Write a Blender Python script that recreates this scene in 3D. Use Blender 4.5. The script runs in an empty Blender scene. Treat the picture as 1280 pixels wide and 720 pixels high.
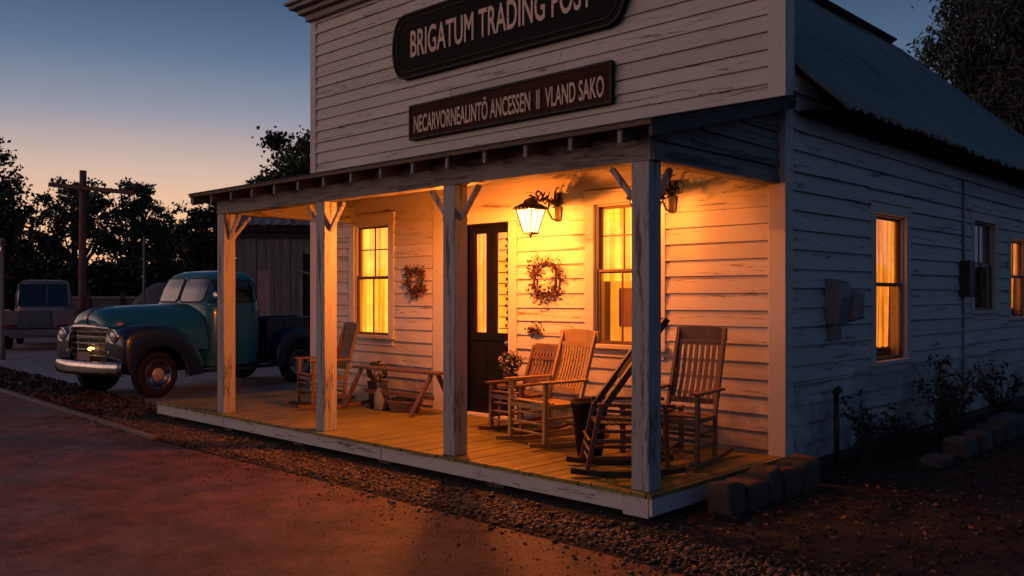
import bpy, math, random
import numpy as np
from mathutils import Vector, Matrix
random.seed(7); rng = np.random.default_rng(7)
S = bpy.context.scene
COL = S.collection
R = math.radians
V = Vector

# ---------------------------------------------------------------- materials
def nt(name):
    m = bpy.data.materials.new(name); m.use_nodes = True
    t = m.node_tree
    for n in list(t.nodes): t.nodes.remove(n)
    o = t.nodes.new('ShaderNodeOutputMaterial')
    b = t.nodes.new('ShaderNodeBsdfPrincipled')
    t.links.new(b.outputs[0], o.inputs[0])
    return m, t, b, o
def N(t, kind, **kw):
    n = t.nodes.new(kind)
    for k, v in kw.items():
        if k in n.inputs: n.inputs[k].default_value = v
        else: setattr(n, k, v)
    return n
def rgba(c): return (c[0], c[1], c[2], 1)
def noise(t, scale, detail=4, rough=.6, stretch=None, coord='Object', dist=0.):
    tc = N(t, 'ShaderNodeTexCoord')
    src = tc.outputs[coord]
    if stretch:
        mp = N(t, 'ShaderNodeMapping'); mp.inputs['Scale'].default_value = stretch
        t.links.new(src, mp.inputs[0]); src = mp.outputs[0]
    n = N(t, 'ShaderNodeTexNoise', Scale=scale, Detail=detail, Roughness=rough, Distortion=dist)
    t.links.new(src, n.inputs['Vector'])
    return n.outputs['Fac']
def ramp(t, fac, stops):
    r = N(t, 'ShaderNodeValToRGB'); e = r.color_ramp.elements
    while len(e) < len(stops): e.new(.5)
    for i, (p, c) in enumerate(stops):
        e[i].position = p; e[i].color = rgba(c) if not isinstance(c, (int, float)) else (c, c, c, 1)
    t.links.new(fac, r.inputs[0]); return r.outputs[0]
def mix(t, fac, a, b, mode='MIX'):
    m = N(t, 'ShaderNodeMix', data_type='RGBA', blend_type=mode)
    for s, v in ((m.inputs[0], fac), (m.inputs[6], a), (m.inputs[7], b)):
        if isinstance(v, (int, float)): s.default_value = v
        elif isinstance(v, tuple): s.default_value = rgba(v)
        else: t.links.new(v, s)
    return m.outputs[2]
def bump(t, b, h, strength=.3, dist=.01):
    n = N(t, 'ShaderNodeBump', Strength=strength, Distance=dist)
    t.links.new(h, n.inputs['Height']); t.links.new(n.outputs[0], b.inputs['Normal'])
def simple(name, c1, c2=None, rough=.6, metal=0., scale=6., stretch=None, bs=.2, bscale=None, spec=.5, coat=0.):
    m, t, b, o = nt(name)
    c2 = c2 or tuple(x * .7 for x in c1)
    f = noise(t, scale, 5, .6, stretch)
    t.links.new(ramp(t, f, [(.3, c1), (.7, c2)]), b.inputs['Base Color'])
    b.inputs['Roughness'].default_value = rough; b.inputs['Metallic'].default_value = metal
    b.inputs['Specular IOR Level'].default_value = spec
    b.inputs['Coat Weight'].default_value = coat
    if bs: bump(t, b, noise(t, bscale or scale * 4, 4, .6, stretch), bs, .01)
    return m
def painted_wood(name, paint, wood, cover, stretch, rough=.65, dirt=None):
    """old paint flaking along the grain"""
    m, t, b, o = nt(name)
    g = noise(t, 3.2, 8, .72, stretch, dist=.4)
    g2 = noise(t, 22, 5, .7, stretch)
    worn = ramp(t, mix(t, .35, g, g2), [(cover, 0.), (cover + .045, 1.)])
    tone = mix(t, noise(t, .8, 3, .5), paint, tuple(x * .78 for x in paint))
    gi = N(t, 'ShaderNodeNewGeometry'); tone = mix(t, .55, tone, ramp(t, gi.outputs['Random Per Island'], [(0., (.72, .70, .68)), (.5, (.95, .95, .95)), (1., (1., 1., 1.))]), 'MULTIPLY')
    wd = mix(t, g2, wood, tuple(x * .45 for x in wood))
    c = mix(t, worn, tone, wd)
    if dirt:                                            # splash-back and mildew low on the wall
        tc = N(t, 'ShaderNodeTexCoord'); sp = N(t, 'ShaderNodeSeparateXYZ'); t.links.new(tc.outputs['Object'], sp.inputs[0])
        mr = N(t, 'ShaderNodeMapRange'); mr.inputs[1].default_value = 1.25; mr.inputs[2].default_value = .2
        t.links.new(sp.outputs[2], mr.inputs[0])
        mu = N(t, 'ShaderNodeMath', operation='MULTIPLY')
        t.links.new(mr.outputs[0], mu.inputs[0]); t.links.new(ramp(t, noise(t, 2.6, 7, .75), [(.36, 0.), (.58, 1.)]), mu.inputs[1])
        mu2 = N(t, 'ShaderNodeMath', operation='MULTIPLY'); t.links.new(mu.outputs[0], mu2.inputs[0]); mu2.inputs[1].default_value = .8
        c = mix(t, mu2.outputs[0], c, dirt)
    t.links.new(c, b.inputs['Base Color'])
    b.inputs['Roughness'].default_value = rough
    bump(t, b, mix(t, .6, g2, worn, 'MIX'), .35, .004)
    return m
def emis(name, c, s, base=(.5, .4, .3)):
    m, t, b, o = nt(name)
    b.inputs['Base Color'].default_value = rgba(base)
    b.inputs['Emission Color'].default_value = rgba(c); b.inputs['Emission Strength'].default_value = s
    return m

M = {}
M['siding'] = painted_wood('siding_paint', (.64, .59, .55), (.24, .20, .175), .56, (.28, .28, 4.), dirt=(.11, .095, .08))
M['siding_side'] = painted_wood('side_siding_paint', (.58, .61, .62), (.18, .17, .16), .55, (.28, .28, 4.), dirt=(.045, .04, .038))
M['trim'] = painted_wood('trim_paint', (.66, .62, .58), (.18, .15, .12), .62, (3., 3., .35))
M['post'] = painted_wood('post_paint', (.42, .42, .43), (.13, .12, .115), .53, (5., 5., .35))
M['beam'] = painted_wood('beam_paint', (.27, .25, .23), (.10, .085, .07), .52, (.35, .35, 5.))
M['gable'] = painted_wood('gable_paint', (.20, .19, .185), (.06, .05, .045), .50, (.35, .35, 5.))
M['fascia'] = painted_wood('skirt_paint', (.60, .57, .55), (.15, .12, .10), .55, (.5, .5, 4.), dirt=None)
M['rough_wood'] = simple('rafter_wood', (.20, .15, .11), (.10, .075, .055), .8, scale=5, stretch=(3, .4, 3), bs=.3)
M['tail'] = simple('rafter_tail_wood', (.34, .31, .28), (.2, .18, .16), .8, scale=9)
M['roof_board'] = simple('roof_board_wood', (.16, .11, .075), (.09, .06, .04), .8, scale=4, stretch=(.4, 3, 1), bs=.3)
M['roofing'] = simple('porch_roof_felt', (.035, .033, .03), (.05, .045, .04), .9, scale=5)
M['dark_trim'] = simple('dark_trim', (.035, .03, .027), (.06, .05, .04), .7, scale=5)
M['chair'] = simple('chair_wood', (.36, .19, .08), (.24, .11, .045), .5, scale=7, stretch=(1, 1, .3), bs=.15)
M['chair_pale'] = simple('pale_chair_wood', (.44, .30, .09), (.30, .19, .06), .5, scale=7, stretch=(1, 1, .3), bs=.15)
M['chair_mid'] = simple('brown_chair_wood', (.20, .105, .055), (.12, .06, .03), .5, scale=7, stretch=(1, 1, .3), bs=.15)
M['chair_dark'] = simple('dark_chair_wood', (.035, .02, .014), (.018, .011, .008), .5, scale=7, bs=.15)
M['chair_red'] = simple('reddish_chair_wood', (.14, .06, .04), (.08, .035, .025), .5, scale=7, bs=.15)
M['black'] = simple('black_paint', (.0035, .0032, .003), (.007, .006, .006), .6, scale=8, bs=.05, spec=.12)
M['iron'] = simple('wrought_iron', (.02, .015, .012), (.035, .025, .018), .45, metal=.3, scale=20, bs=.2)
M['tyre'] = simple('tyre_rubber', (.006, .006, .0065), (.010, .010, .010), .75, scale=30)
M['chrome'] = simple('aged_chrome', (.62, .60, .58), (.42, .38, .35), .18, metal=1., scale=8, bs=.04)
M['hub'] = simple('painted_hubcap', (.70, .58, .54), (.5, .38, .35), .35, metal=.3, scale=9, bs=.1)
M['steel_dark'] = simple('dark_chassis', (.015, .014, .014), (.03, .025, .02), .6, scale=8)
M['pole'] = simple('creosote_pole', (.24, .10, .07), (.14, .06, .045), .8, scale=3, stretch=(4, 4, .3), bs=.3)
M['meter'] = simple('grey_meter_paint', (.20, .20, .20), (.15, .15, .15), .5, scale=6, bs=.05)
M['stone'] = simple('rough_stone', (.10, .068, .05), (.05, .036, .03), .85, scale=7, bs=.7, bscale=14)
M['stone_grey'] = simple('grey_edging_stone', (.085, .082, .08), (.045, .042, .04), .85, scale=7, bs=.7, bscale=14)
M['barn'] = simple('barn_planks', (.30, .25, .22), (.13, .11, .10), .85, scale=3, stretch=(6, 6, .3), bs=.4)
M['tin'] = simple('barn_tin', (.32, .28, .27), (.22, .17, .15), .55, metal=.2, scale=2, stretch=(3, 1, 1))
M['pinkboard'] = simple('faded_board', (.36, .24, .22), (.28, .18, .16), .8, scale=4)
M['palewall'] = simple('pale_block_wall', (.20, .18, .175), (.14, .125, .12), .85, scale=3)
M['tarp'] = simple('grey_tarp', (.16, .15, .15), (.11, .10, .10), .7, scale=2, bs=.4, bscale=3)
M['soil'] = None
def paint(name, c, rust=(.09, .035, .018), cover=.66, rough=.3):
    m, t, b, o = nt(name)
    w = ramp(t, noise(t, 1.9, 9, .72), [(cover - .03, 0.), (cover + .03, 1.)])
    tone = mix(t, noise(t, 1.2, 4, .6), c, tuple(x * .72 for x in c))
    t.links.new(mix(t, w, tone, rust), b.inputs['Base Color'])
    rr = mix(t, w, (rough,) * 3, (.8, .8, .8)); t.links.new(mix(t, .15, rr, noise(t, 14, 5, .6)), b.inputs['Roughness'])
    b.inputs['Coat Weight'].default_value = .8; b.inputs['Coat Roughness'].default_value = .12
    bump(t, b, noise(t, 3, 3, .5), .08, .01)
    return m
M['teal'] = paint('teal_truck_paint', (.010, .17, .23), cover=.68, rough=.25)
M['navy'] = paint('navy_fender_paint', (.011, .022, .055), rust=(.045, .028, .022), cover=.68, rough=.28)
M['cream'] = paint('pale_truck_paint', (.52, .42, .41), cover=.58, rough=.4)

def glass_mat(name, tint=(.9, .9, .9), dark=None):
    m = bpy.data.materials.new(name); m.use_nodes = True; t = m.node_tree
    for n in list(t.nodes): t.nodes.remove(n)
    o = N(t, 'ShaderNodeOutputMaterial'); g = N(t, 'ShaderNodeBsdfGlossy', Roughness=.03)
    tr = N(t, 'ShaderNodeBsdfTransparent'); tr.inputs[0].default_value = rgba(tint)
    lw = N(t, 'ShaderNodeLayerWeight', Blend=.5); pw = N(t, 'ShaderNodeMath', operation='POWER'); pw.inputs[1].default_value = 4.
    t.links.new(lw.outputs['Facing'], pw.inputs[0]); ad = N(t, 'ShaderNodeMath', operation='ADD'); ad.inputs[1].default_value = .03; t.links.new(pw.outputs[0], ad.inputs[0])
    mx = N(t, 'ShaderNodeMixShader'); t.links.new(ad.outputs[0], mx.inputs[0]); t.links.new(tr.outputs[0], mx.inputs[1]); t.links.new(g.outputs[0], mx.inputs[2])
    t.links.new(mx.outputs[0], o.inputs[0]); return m
M['pane'] = glass_mat('window_glass')
m, t, b, o = nt('vehicle_glass'); M['carglass'] = m
b.inputs['Base Color'].default_value = (.012, .014, .016, 1); b.inputs['Roughness'].default_value = .04
b.inputs['IOR'].default_value = 1.8

m, t, b, o = nt('windshield_glass'); M['windshield'] = m
b.inputs['Base Color'].default_value = (.02, .022, .025, 1); b.inputs['Roughness'].default_value = .05; b.inputs['IOR'].default_value = 3.4

def curtain_mat(name, c1, c2, s, scale=14.):
    """patterned cloth with room light and fold shading painted into its emission"""
    m, t, b, o = nt(name)
    tc = N(t, 'ShaderNodeTexCoord')
    w = N(t, 'ShaderNodeTexNoise', Scale=scale, Detail=1.5, Roughness=.5)
    mp = N(t, 'ShaderNodeMapping'); mp.inputs['Scale'].default_value = (1, 1, .025)
    t.links.new(tc.outputs['Object'], mp.inputs[0]); t.links.new(mp.outputs[0], w.inputs['Vector'])
    c = ramp(t, w.outputs['Fac'], [(.36, c2), (.60, c1)])  # stretched bands paint light and dark folds into the glow
    vo = N(t, 'ShaderNodeTexVoronoi', Scale=30.); t.links.new(tc.outputs['Object'], vo.inputs['Vector'])
    c = mix(t, .45, c, ramp(t, vo.outputs['Distance'], [(.15, (.62, .45, .35)), (.32, (1., 1., 1.))]), 'MULTIPLY')
    c = mix(t, .5, c, ramp(t, noise(t, 3.5, 2), [(.4, (.62, .55, .5)), (.6, (1., 1., 1.))]), 'MULTIPLY')
    t.links.new(c, b.inputs['Emission Color']); b.inputs['Emission Strength'].default_value = s
    b.inputs['Base Color'].default_value = (.4, .3, .2, 1); b.inputs['Roughness'].default_value = .9
    return m
M['curtain'] = curtain_mat('lit_curtain', (1., .35, .025), (.50, .13, .006), 2.9)
M['curtain_side'] = curtain_mat('lit_side_curtain', (1., .30, .022), (.45, .09, .005), 2.1, 22)
M['room'] = curtain_mat('lit_room_cloth', (.9, .25, .015), (.5, .12, .005), 1.5, 7)  # self-glowing sheet standing in for the lit room behind the curtains
M['room_dark'] = simple('dark_drape', (.03, .02, .018), (.015, .01, .01), .9)
def lampglass():
    m = bpy.data.materials.new('lantern_glass'); m.use_nodes = True; t = m.node_tree
    for n in list(t.nodes): t.nodes.remove(n)
    o = N(t, 'ShaderNodeOutputMaterial'); e = N(t, 'ShaderNodeEmission', Color=(1., .62, .20, 1), Strength=9.); tr = N(t, 'ShaderNodeBsdfTransparent')
    tr.inputs[0].default_value = (1, .95, .85, 1); mx = N(t, 'ShaderNodeMixShader'); mx.inputs[0].default_value = .30
    t.links.new(tr.outputs[0], mx.inputs[1]); t.links.new(e.outputs[0], mx.inputs[2]); t.links.new(mx.outputs[0], o.inputs[0]); return m
M['lamp_glass'] = lampglass()
M['bulb_amber'] = emis('amber_parking_lamp', (1., .50, .10), 7.)
M['lens'] = simple('lamp_lens', (.55, .55, .55), (.4, .38, .36), .12, metal=.4, scale=30, bs=.3)
M['redlens'] = simple('red_lens', (.35, .03, .03), (.22, .02, .02), .2, scale=10)
M['letters'] = simple('letter_paint', (.80, .60, .48), (.62, .42, .32), .8, scale=30)
M['signblack'] = simple('sign_black', (.008, .008, .009), (.016, .014, .013), .8, scale=5, stretch=(.4, 1, 4), bs=.25, spec=.12)
M['signbrown'] = simple('sign_brown', (.065, .022, .014), (.035, .013, .009), .8, scale=4, stretch=(.4, 1, 5), bs=.3, spec=.12)
M['signedge'] = simple('sign_edge', (.05, .045, .042), (.03, .027, .025), .7, scale=6, spec=.2)

def leaf_mat(name, c1, c2):
    m, t, b, o = nt(name)
    g = N(t, 'ShaderNodeNewGeometry')
    f = ramp(t, g.outputs['Random Per Island'], [(.1, c1), (.9, c2)])
    t.links.new(mix(t, ramp(t, noise(t, .7, 2), [(.35, 0.), (.65, 1.)]), f, tuple(x * .6 for x in c2)), b.inputs['Base Color'])
    b.inputs['Roughness'].default_value = .6
    return m
M['leaf'] = leaf_mat('oak_leaves', (.045, .060, .025), (.080, .085, .036))
M['leaf_dark'] = leaf_mat('hedge_leaves', (.014, .018, .009), (.028, .030, .014))
M['leaf_pale'] = leaf_mat('willow_leaves', (.018, .028, .024), (.055, .07, .06))
M['leaf_bush'] = leaf_mat('shrub_leaves', (.012, .017, .010), (.03, .034, .018))
M['leaf_dry'] = leaf_mat('dried_leaves', (.05, .022, .012), (.12, .05, .02))
M['petal'] = leaf_mat('pale_petals', (.75, .6, .5), (.55, .42, .34))
M['petal_red'] = leaf_mat('red_petals', (.30, .03, .02), (.16, .03, .02))
M['bark'] = simple('bark', (.07, .055, .045), (.035, .028, .022), .9, scale=4, stretch=(3, 3, .5), bs=.6)
M['litter'] = leaf_mat('fallen_leaves', (.014, .008, .005), (.085, .04, .02))
def pebble_mat():
    m, t, b, o = nt('pebbles')
    g = N(t, 'ShaderNodeNewGeometry')
    t.links.new(ramp(t, g.outputs['Random Per Island'], [(0., (.035, .02, .015)), (.6, (.10, .058, .04)), (1., (.20, .12, .085))]), b.inputs['Base Color'])
    b.inputs['Roughness'].default_value = .6; return m
M['pebble'] = pebble_mat()

# ground materials
def ground_mat(name, stops, scale, bscale, bs, rough, fine=60, bd=.03, big=.25, crack=False):
    m, t, b, o = nt(name)
    f = mix(t, .45, noise(t, scale, 8, .65), noise(t, fine, 5, .7))
    c = ramp(t, f, stops)
    c = mix(t, .8, c, ramp(t, noise(t, big, 5, .6, (.3, 1, 1) if crack else None, dist=.5), [(.38, (1., 1., 1.)), (.62, (.5, .48, .48))]), 'MULTIPLY')
    if crack:
        tc = N(t, 'ShaderNodeTexCoord'); ad = N(t, 'ShaderNodeVectorMath', operation='ADD'); wn = N(t, 'ShaderNodeTexNoise', Scale=2.2, Detail=6.)
        t.links.new(tc.outputs['Object'], wn.inputs['Vector']); t.links.new(tc.outputs['Object'], ad.inputs[0]); t.links.new(wn.outputs['Color'], ad.inputs[1])
        vo = N(t, 'ShaderNodeTexVoronoi', feature='DISTANCE_TO_EDGE', Scale=.38); t.links.new(ad.outputs[0], vo.inputs['Vector'])
        ck = ramp(t, vo.outputs['Distance'], [(.0, (.3, .3, .3)), (.006, (.45, .45, .45)), (.012, (1., 1., 1.))])
        c = mix(t, ramp(t, noise(t, .5, 3), [(.45, 0.), (.6, .8)]), c, mix(t, 1., c, ck, 'MULTIPLY'))
    t.links.new(c, b.inputs['Base Color'])
    rr = ramp(t, noise(t, big * 2.2, 5, .6), [(.35, rough[0]), (.65, rough[1])]); t.links.new(rr, b.inputs['Roughness'])
    bump(t, b, mix(t, .5, noise(t, bscale, 6, .7), noise(t, fine * 1.6, 3, .6)), bs, bd)
    return m
M['asphalt'] = ground_mat('old_asphalt', [(.42, (.055, .025, .022)), (.57, (.235, .095, .070))], 3, 26, .8, (.36, .7), 48, .04, .45, True)
M['lot'] = ground_mat('lot_concrete', [(.35, (.32, .27, .27)), (.65, (.48, .41, .40))], 1.2, 12, .3, (.5, .8), 50, .01)
M['soil'] = ground_mat('dark_soil', [(.35, (.008, .006, .005)), (.65, (.020, .013, .010))], 5, 9, .9, (.8, .95), 40, .08)
M['kerb'] = simple('kerb_concrete', (.20, .165, .16), (.12, .10, .095), .8, scale=4)
M['stripe'] = simple('worn_stripe', (.42, .38, .37), (.22, .19, .18), .7, scale=6, bs=.1)
def metal_roof():
    m, t, b, o = nt('metal_roofing')
    w = ramp(t, noise(t, 1.3, 8, .7, (.6, 2.2, .6)), [(.50, 0.), (.66, 1.)])
    t.links.new(mix(t, w, (.15, .20, .21), (.09, .08, .075)), b.inputs['Base Color'])
    b.inputs['Metallic'].default_value = .25; b.inputs['Roughness'].default_value = .5
    bump(t, b, noise(t, 9, 4, .6), .2, .01); return m
M['metalroof'] = metal_roof()
def deck_mat():
    m, t, b, o = nt('deck_boards')
    g = N(t, 'ShaderNodeNewGeometry')
    f = noise(t, 9, 7, .7, (4., .35, 1.))
    c = ramp(t, f, [(.3, (.15, .125, .026)), (.7, (.32, .265, .05))])
    c = mix(t, .7, c, ramp(t, g.outputs['Random Per Island'], [(0., (.7, .66, .6)), (1., (1., 1., 1.))]), 'MULTIPLY')
    c = mix(t, ramp(t, noise(t, 1.4, 6, .7), [(.47, 0.), (.68, .75)]), c, (.085, .06, .035))
    t.links.new(c, b.inputs['Base Color']); b.inputs['Roughness'].default_value = .5
    bump(t, b, f, .25, .004); return m
M['deck'] = deck_mat()

# ---------------------------------------------------------------- mesh builder
class MB:
    def __init__(s): s.v = []; s.f = []
    def add(s, vs, fs, mt=None):
        b = len(s.v)
        s.v += [tuple(mt @ V(p)) if mt else tuple(p) for p in vs]
        s.f += [tuple(b + i for i in f) for f in fs]; return s
    def box(s, x0, x1, y0, y1, z0, z1, mt=None):
        vs = [(x, y, z) for z in (z0, z1) for y in (y0, y1) for x in (x0, x1)]
        return s.add(vs, [(0, 2, 3, 1), (4, 5, 7, 6), (0, 1, 5, 4), (2, 6, 7, 3), (0, 4, 6, 2), (1, 3, 7, 5)], mt)
    def bar(s, p0, p1, w, h, up=(0, 0, 1)):
        p0, p1, up = V(p0), V(p1), V(up); d = (p1 - p0).normalized()
        a = d.cross(up)
        a = (a if a.length > 1e-4 else d.cross(V((1, 0, 0)))).normalized(); b = a.cross(d).normalized()
        vs = []
        for p in (p0, p1):
            for sa, sb in ((-1, -1), (1, -1), (1, 1), (-1, 1)): vs.append(p + a * sa * w / 2 + b * sb * h / 2)
        return s.add(vs, [(0, 1, 2, 3), (7, 6, 5, 4), (0, 4, 5, 1), (1, 5, 6, 2), (2, 6, 7, 3), (3, 7, 4, 0)])
    def tube(s, pts, r, seg=8, cap=True):
        pts = [V(p) for p in pts]; n = len(pts)
        rs = r if isinstance(r, (list, tuple)) else [r] * n
        vs = []; a = None
        for i, p in enumerate(pts):
            d = (pts[min(i + 1, n - 1)] - pts[max(i - 1, 0)]).normalized()
            if a is None: a = d.orthogonal().normalized()
            a = (a - d * a.dot(d)); a = a.normalized() if a.length > 1e-6 else d.orthogonal().normalized()
            b = d.cross(a)
            for k in range(seg):
                th = 2 * math.pi * k / seg; vs.append(p + (a * math.cos(th) + b * math.sin(th)) * rs[i])
        fs = [(i * seg + k, i * seg + (k + 1) % seg, (i + 1) * seg + (k + 1) % seg, (i + 1) * seg + k) for i in range(n - 1) for k in range(seg)]
        if cap: fs += [tuple(range(seg))[::-1], tuple((n - 1) * seg + k for k in range(seg))]
        return s.add(vs, fs)
    def lathe(s, prof, seg=20, mt=None):
        vs = []; n = len(prof)
        for r, z in prof:
            for k in range(seg):
                th = 2 * math.pi * k / seg; vs.append((r * math.cos(th), r * math.sin(th), z))
        fs = [(i * seg + k, i * seg + (k + 1) % seg, (i + 1) * seg + (k + 1) % seg, (i + 1) * seg + k) for i in range(n - 1) for k in range(seg)]
        fs += [tuple(range(seg))[::-1], tuple((n - 1) * seg + k for k in range(seg))]
        return s.add(vs, fs, mt)
    def grid(s, P, closed=False):
        nr, nc = len(P), len(P[0]); vs = [p for row in P for p in row]
        fs = []
        for i in range(nr - 1):
            for j in range(nc if closed else nc - 1):
                k = (j + 1) % nc; fs.append((i * nc + j, i * nc + k, (i + 1) * nc + k, (i + 1) * nc + j))
        return s.add(vs, fs)
    def prism(s, poly, y0, y1, mt=None):                    # polygon in xz, thick in y
        n = len(poly)
        vs = [(x, y0, z) for x, z in poly] + [(x, y1, z) for x, z in poly]
        fs = [tuple(range(n)), tuple(range(n, 2 * n))[::-1]] + [(i, i + n, (i + 1) % n + n, (i + 1) % n) for i in range(n)]
        return s.add(vs, fs, mt)
    def build(s, name, mat, parent=None, smooth=False, bevel=0, loc=None, rotz=0, sub=0, solid=0, angle=None):
        me = bpy.data.meshes.new(name); me.from_pydata(s.v, [], s.f); me.update()
        import bmesh
        bm = bmesh.new(); bm.from_mesh(me); bmesh.ops.recalc_face_normals(bm, faces=bm.faces); bm.to_mesh(me); bm.free()
        me.materials.append(M[mat] if isinstance(mat, str) else mat)
        if smooth: me.polygons.foreach_set('use_smooth', [True] * len(me.polygons))
        o = bpy.data.objects.new(name, me); COL.objects.link(o)
        if parent: o.parent = parent
        if loc: o.location = loc
        if rotz: o.rotation_euler.z = rotz
        if solid: md = o.modifiers.new('solid', 'SOLIDIFY'); md.thickness = solid; md.offset = -1
        if sub: md = o.modifiers.new('sub', 'SUBSURF'); md.levels = md.render_levels = sub
        if bevel: md = o.modifiers.new('bevel', 'BEVEL'); md.width = bevel; md.segments = 2; md.limit_method = 'ANGLE'; md.angle_limit = R(40)
        return o
def tag(o, label=None, cat=None, group=None, kind=None):
    if label: o['label'] = label
    if cat: o['category'] = cat
    if group: o['group'] = group
    if kind: o['kind'] = kind
    return o
def thing(name, label, cat, loc=(0, 0, 0), rotz=0, group=None):
    o = bpy.data.objects.new(name, None); COL.objects.link(o); o.empty_display_size = .2
    o.location = loc; o.rotation_euler = (0, 0, rotz); return tag(o, label, cat, group)
def dup(root, loc=None, rotz=None, label=None, scale=None):
    def cp(o, par):
        c = o.copy(); COL.objects.link(c); c.parent = par
        for ch in [q for q in KIDS.get(o.name, [])]: cp(ch, c)
        return c
    KIDS = {}
    for o in bpy.data.objects:
        if o.parent: KIDS.setdefault(o.parent.name, []).append(o)
    r = cp(root, None)
    if loc: r.location = loc
    if rotz is not None: r.rotation_euler.z = rotz
    if scale: r.scale = scale if isinstance(scale, tuple) else (scale,) * 3
    if label: r['label'] = label
    return r

# ---------------------------------------------------------------- camera
FW = V((-.6896, .7242, 0)); RT = V((.7242, .6896, 0)); CAM = V((3.748, -5.366, 1.63))
cd = bpy.data.cameras.new('camera'); cam = bpy.data.objects.new('camera', cd); COL.objects.link(cam)
cam.location = CAM; cam.rotation_euler = (R(90), 0, math.atan2(-FW.x, FW.y))
cd.sensor_width = 36; cd.lens = 36 * 1102 / 1280; cd.shift_y = 8 / 1280; cd.clip_end = 3000; cd.clip_start = .05
S.camera = cam

# ---------------------------------------------------------------- world and light
SUN_AZ = math.atan2(.448, -.979)                 # direction towards the afterglow, measured from +X
w = bpy.data.worlds.new('World'); S.world = w; w.use_nodes = True; t = w.node_tree
for n in list(t.nodes): t.nodes.remove(n)
wo = N(t, 'ShaderNodeOutputWorld'); bg = N(t, 'ShaderNodeBackground')
sky = N(t, 'ShaderNodeTexSky', sky_type='NISHITA'); sky.sun_disc = False
sky.sun_elevation = R(.6); sky.sun_rotation = math.pi / 2 - SUN_AZ
sky.dust_density = 1.6; sky.ozone_density = 2.5; sky.air_density = 1.1
# dusk colours by height above the horizon (belt of pink all round, warmest where the sun went down)
tc = N(t, 'ShaderNodeTexCoord'); sp = N(t, 'ShaderNodeSeparateXYZ'); t.links.new(tc.outputs['Generated'], sp.inputs[0])
grad = ramp(t, sp.outputs[2], [(0., (.95, .46, .20)), (.08, (.80, .48, .29)), (.135, (.53, .40, .34)), (.19, (.24, .26, .33)), (.25, (.090, .155, .25)), (.33, (.024, .060, .13)), (.60, (.012, .03, .07))])
dot = N(t, 'ShaderNodeVectorMath', operation='DOT_PRODUCT'); t.links.new(tc.outputs['Generated'], dot.inputs[0])
dot.inputs[1].default_value = (math.cos(SUN_AZ), math.sin(SUN_AZ), 0)
az = N(t, 'ShaderNodeMapRange'); az.inputs[1].default_value = .35; az.inputs[2].default_value = 1.; az.inputs[3].default_value = .0; az.inputs[4].default_value = 1.
t.links.new(dot.outputs['Value'], az.inputs[0])
grad2 = ramp(t, sp.outputs[2], [(0., (.085, .11, .18)), (.15, (.08, .105, .175)), (.30, (.04, .07, .13)), (.6, (.012, .03, .07))])
cg = mix(t, az.outputs[0], grad2, grad)
# rosy glow low in the sky across the road
dot2 = N(t, 'ShaderNodeVectorMath', operation='DOT_PRODUCT'); t.links.new(tc.outputs['Generated'], dot2.inputs[0]); dot2.inputs[1].default_value = (-.60, -.80, 0)
az2 = N(t, 'ShaderNodeMapRange'); az2.inputs[1].default_value = .42; az2.inputs[2].default_value = 1.
t.links.new(dot2.outputs['Value'], az2.inputs[0])
grad3 = ramp(t, sp.outputs[2], [(0., (1.35, .80, .62)), (.25, (1.2, .72, .60)), (.5, (.36, .25, .25)), (.8, (.012, .03, .07))])
cg = mix(t, az2.outputs[0], cg, grad3)
sc_ = N(t, 'ShaderNodeVectorMath', operation='SCALE'); sc_.inputs[3].default_value = .01; t.links.new(sky.outputs[0], sc_.inputs[0])
sm = N(t, 'ShaderNodeVectorMath', operation='ADD'); t.links.new(cg, sm.inputs[0]); t.links.new(sc_.outputs[0], sm.inputs[1])
t.links.new(sm.outputs[0], bg.inputs[0]); bg.inputs[1].default_value = 1.0
t.links.new(bg.outputs[0], wo.inputs[0])
sl = bpy.data.lights.new('sun', 'SUN'); sl.energy = .04; sl.angle = R(10); sl.color = (1, .6, .4)
so = bpy.data.objects.new('sun', sl); COL.objects.link(so)
sd = V((math.cos(SUN_AZ) * math.cos(R(2)), math.sin(SUN_AZ) * math.cos(R(2)), math.sin(R(2))))
so.rotation_euler = sd.to_track_quat('Z', 'Y').to_euler(); so.location = sd * 50

# ---------------------------------------------------------------- ground
def sheet(name, pts, z, mat):
    mb = MB(); mb.add([(x, y, z) for x, y in pts], [tuple(range(len(pts)))])
    return tag(mb.build(name, mat), kind='structure')
sheet('ground', [(-500, -300), (300, -300), (300, 600), (-500, 600)], 0, 'soil')
edge = [(-70, 2.6), (-30, .45), (-12.6, -.60), (-9, -.82), (-6, -1.02), (-2.8, -.95), (.5, -.97), (6, -1.1), (60, -1.5)]
sheet('road', edge + [(60, -11), (-70, -11)], .004, 'asphalt')
sheet('parking_lot', [(-70, 3.2), (-30, 1.6), (-12.6, .75), (-8.2, .18), (-7.95, .2), (-7.95, 30), (-70, 30)], .004, 'lot')
mb = MB()
for (x0, y0), (x1, y1) in zip(edge[:5], edge[1:5]):
    mb.bar((x0, y0 + .05, .01), (x1, y1 + .05, .01), .09, .06)
tag(mb.build('kerb', 'kerb', bevel=.01), kind='structure')
mb = MB()
for xx in (-18.4, -20.9): mb.add([(xx, 1.25, .008), (xx + .16, 1.25, .008), (xx + .16, 7.5, .008), (xx, 7.5, .008)], [(0, 1, 2, 3)])
tag(mb.build('parking_stripes', 'stripe'), kind='structure')

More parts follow.
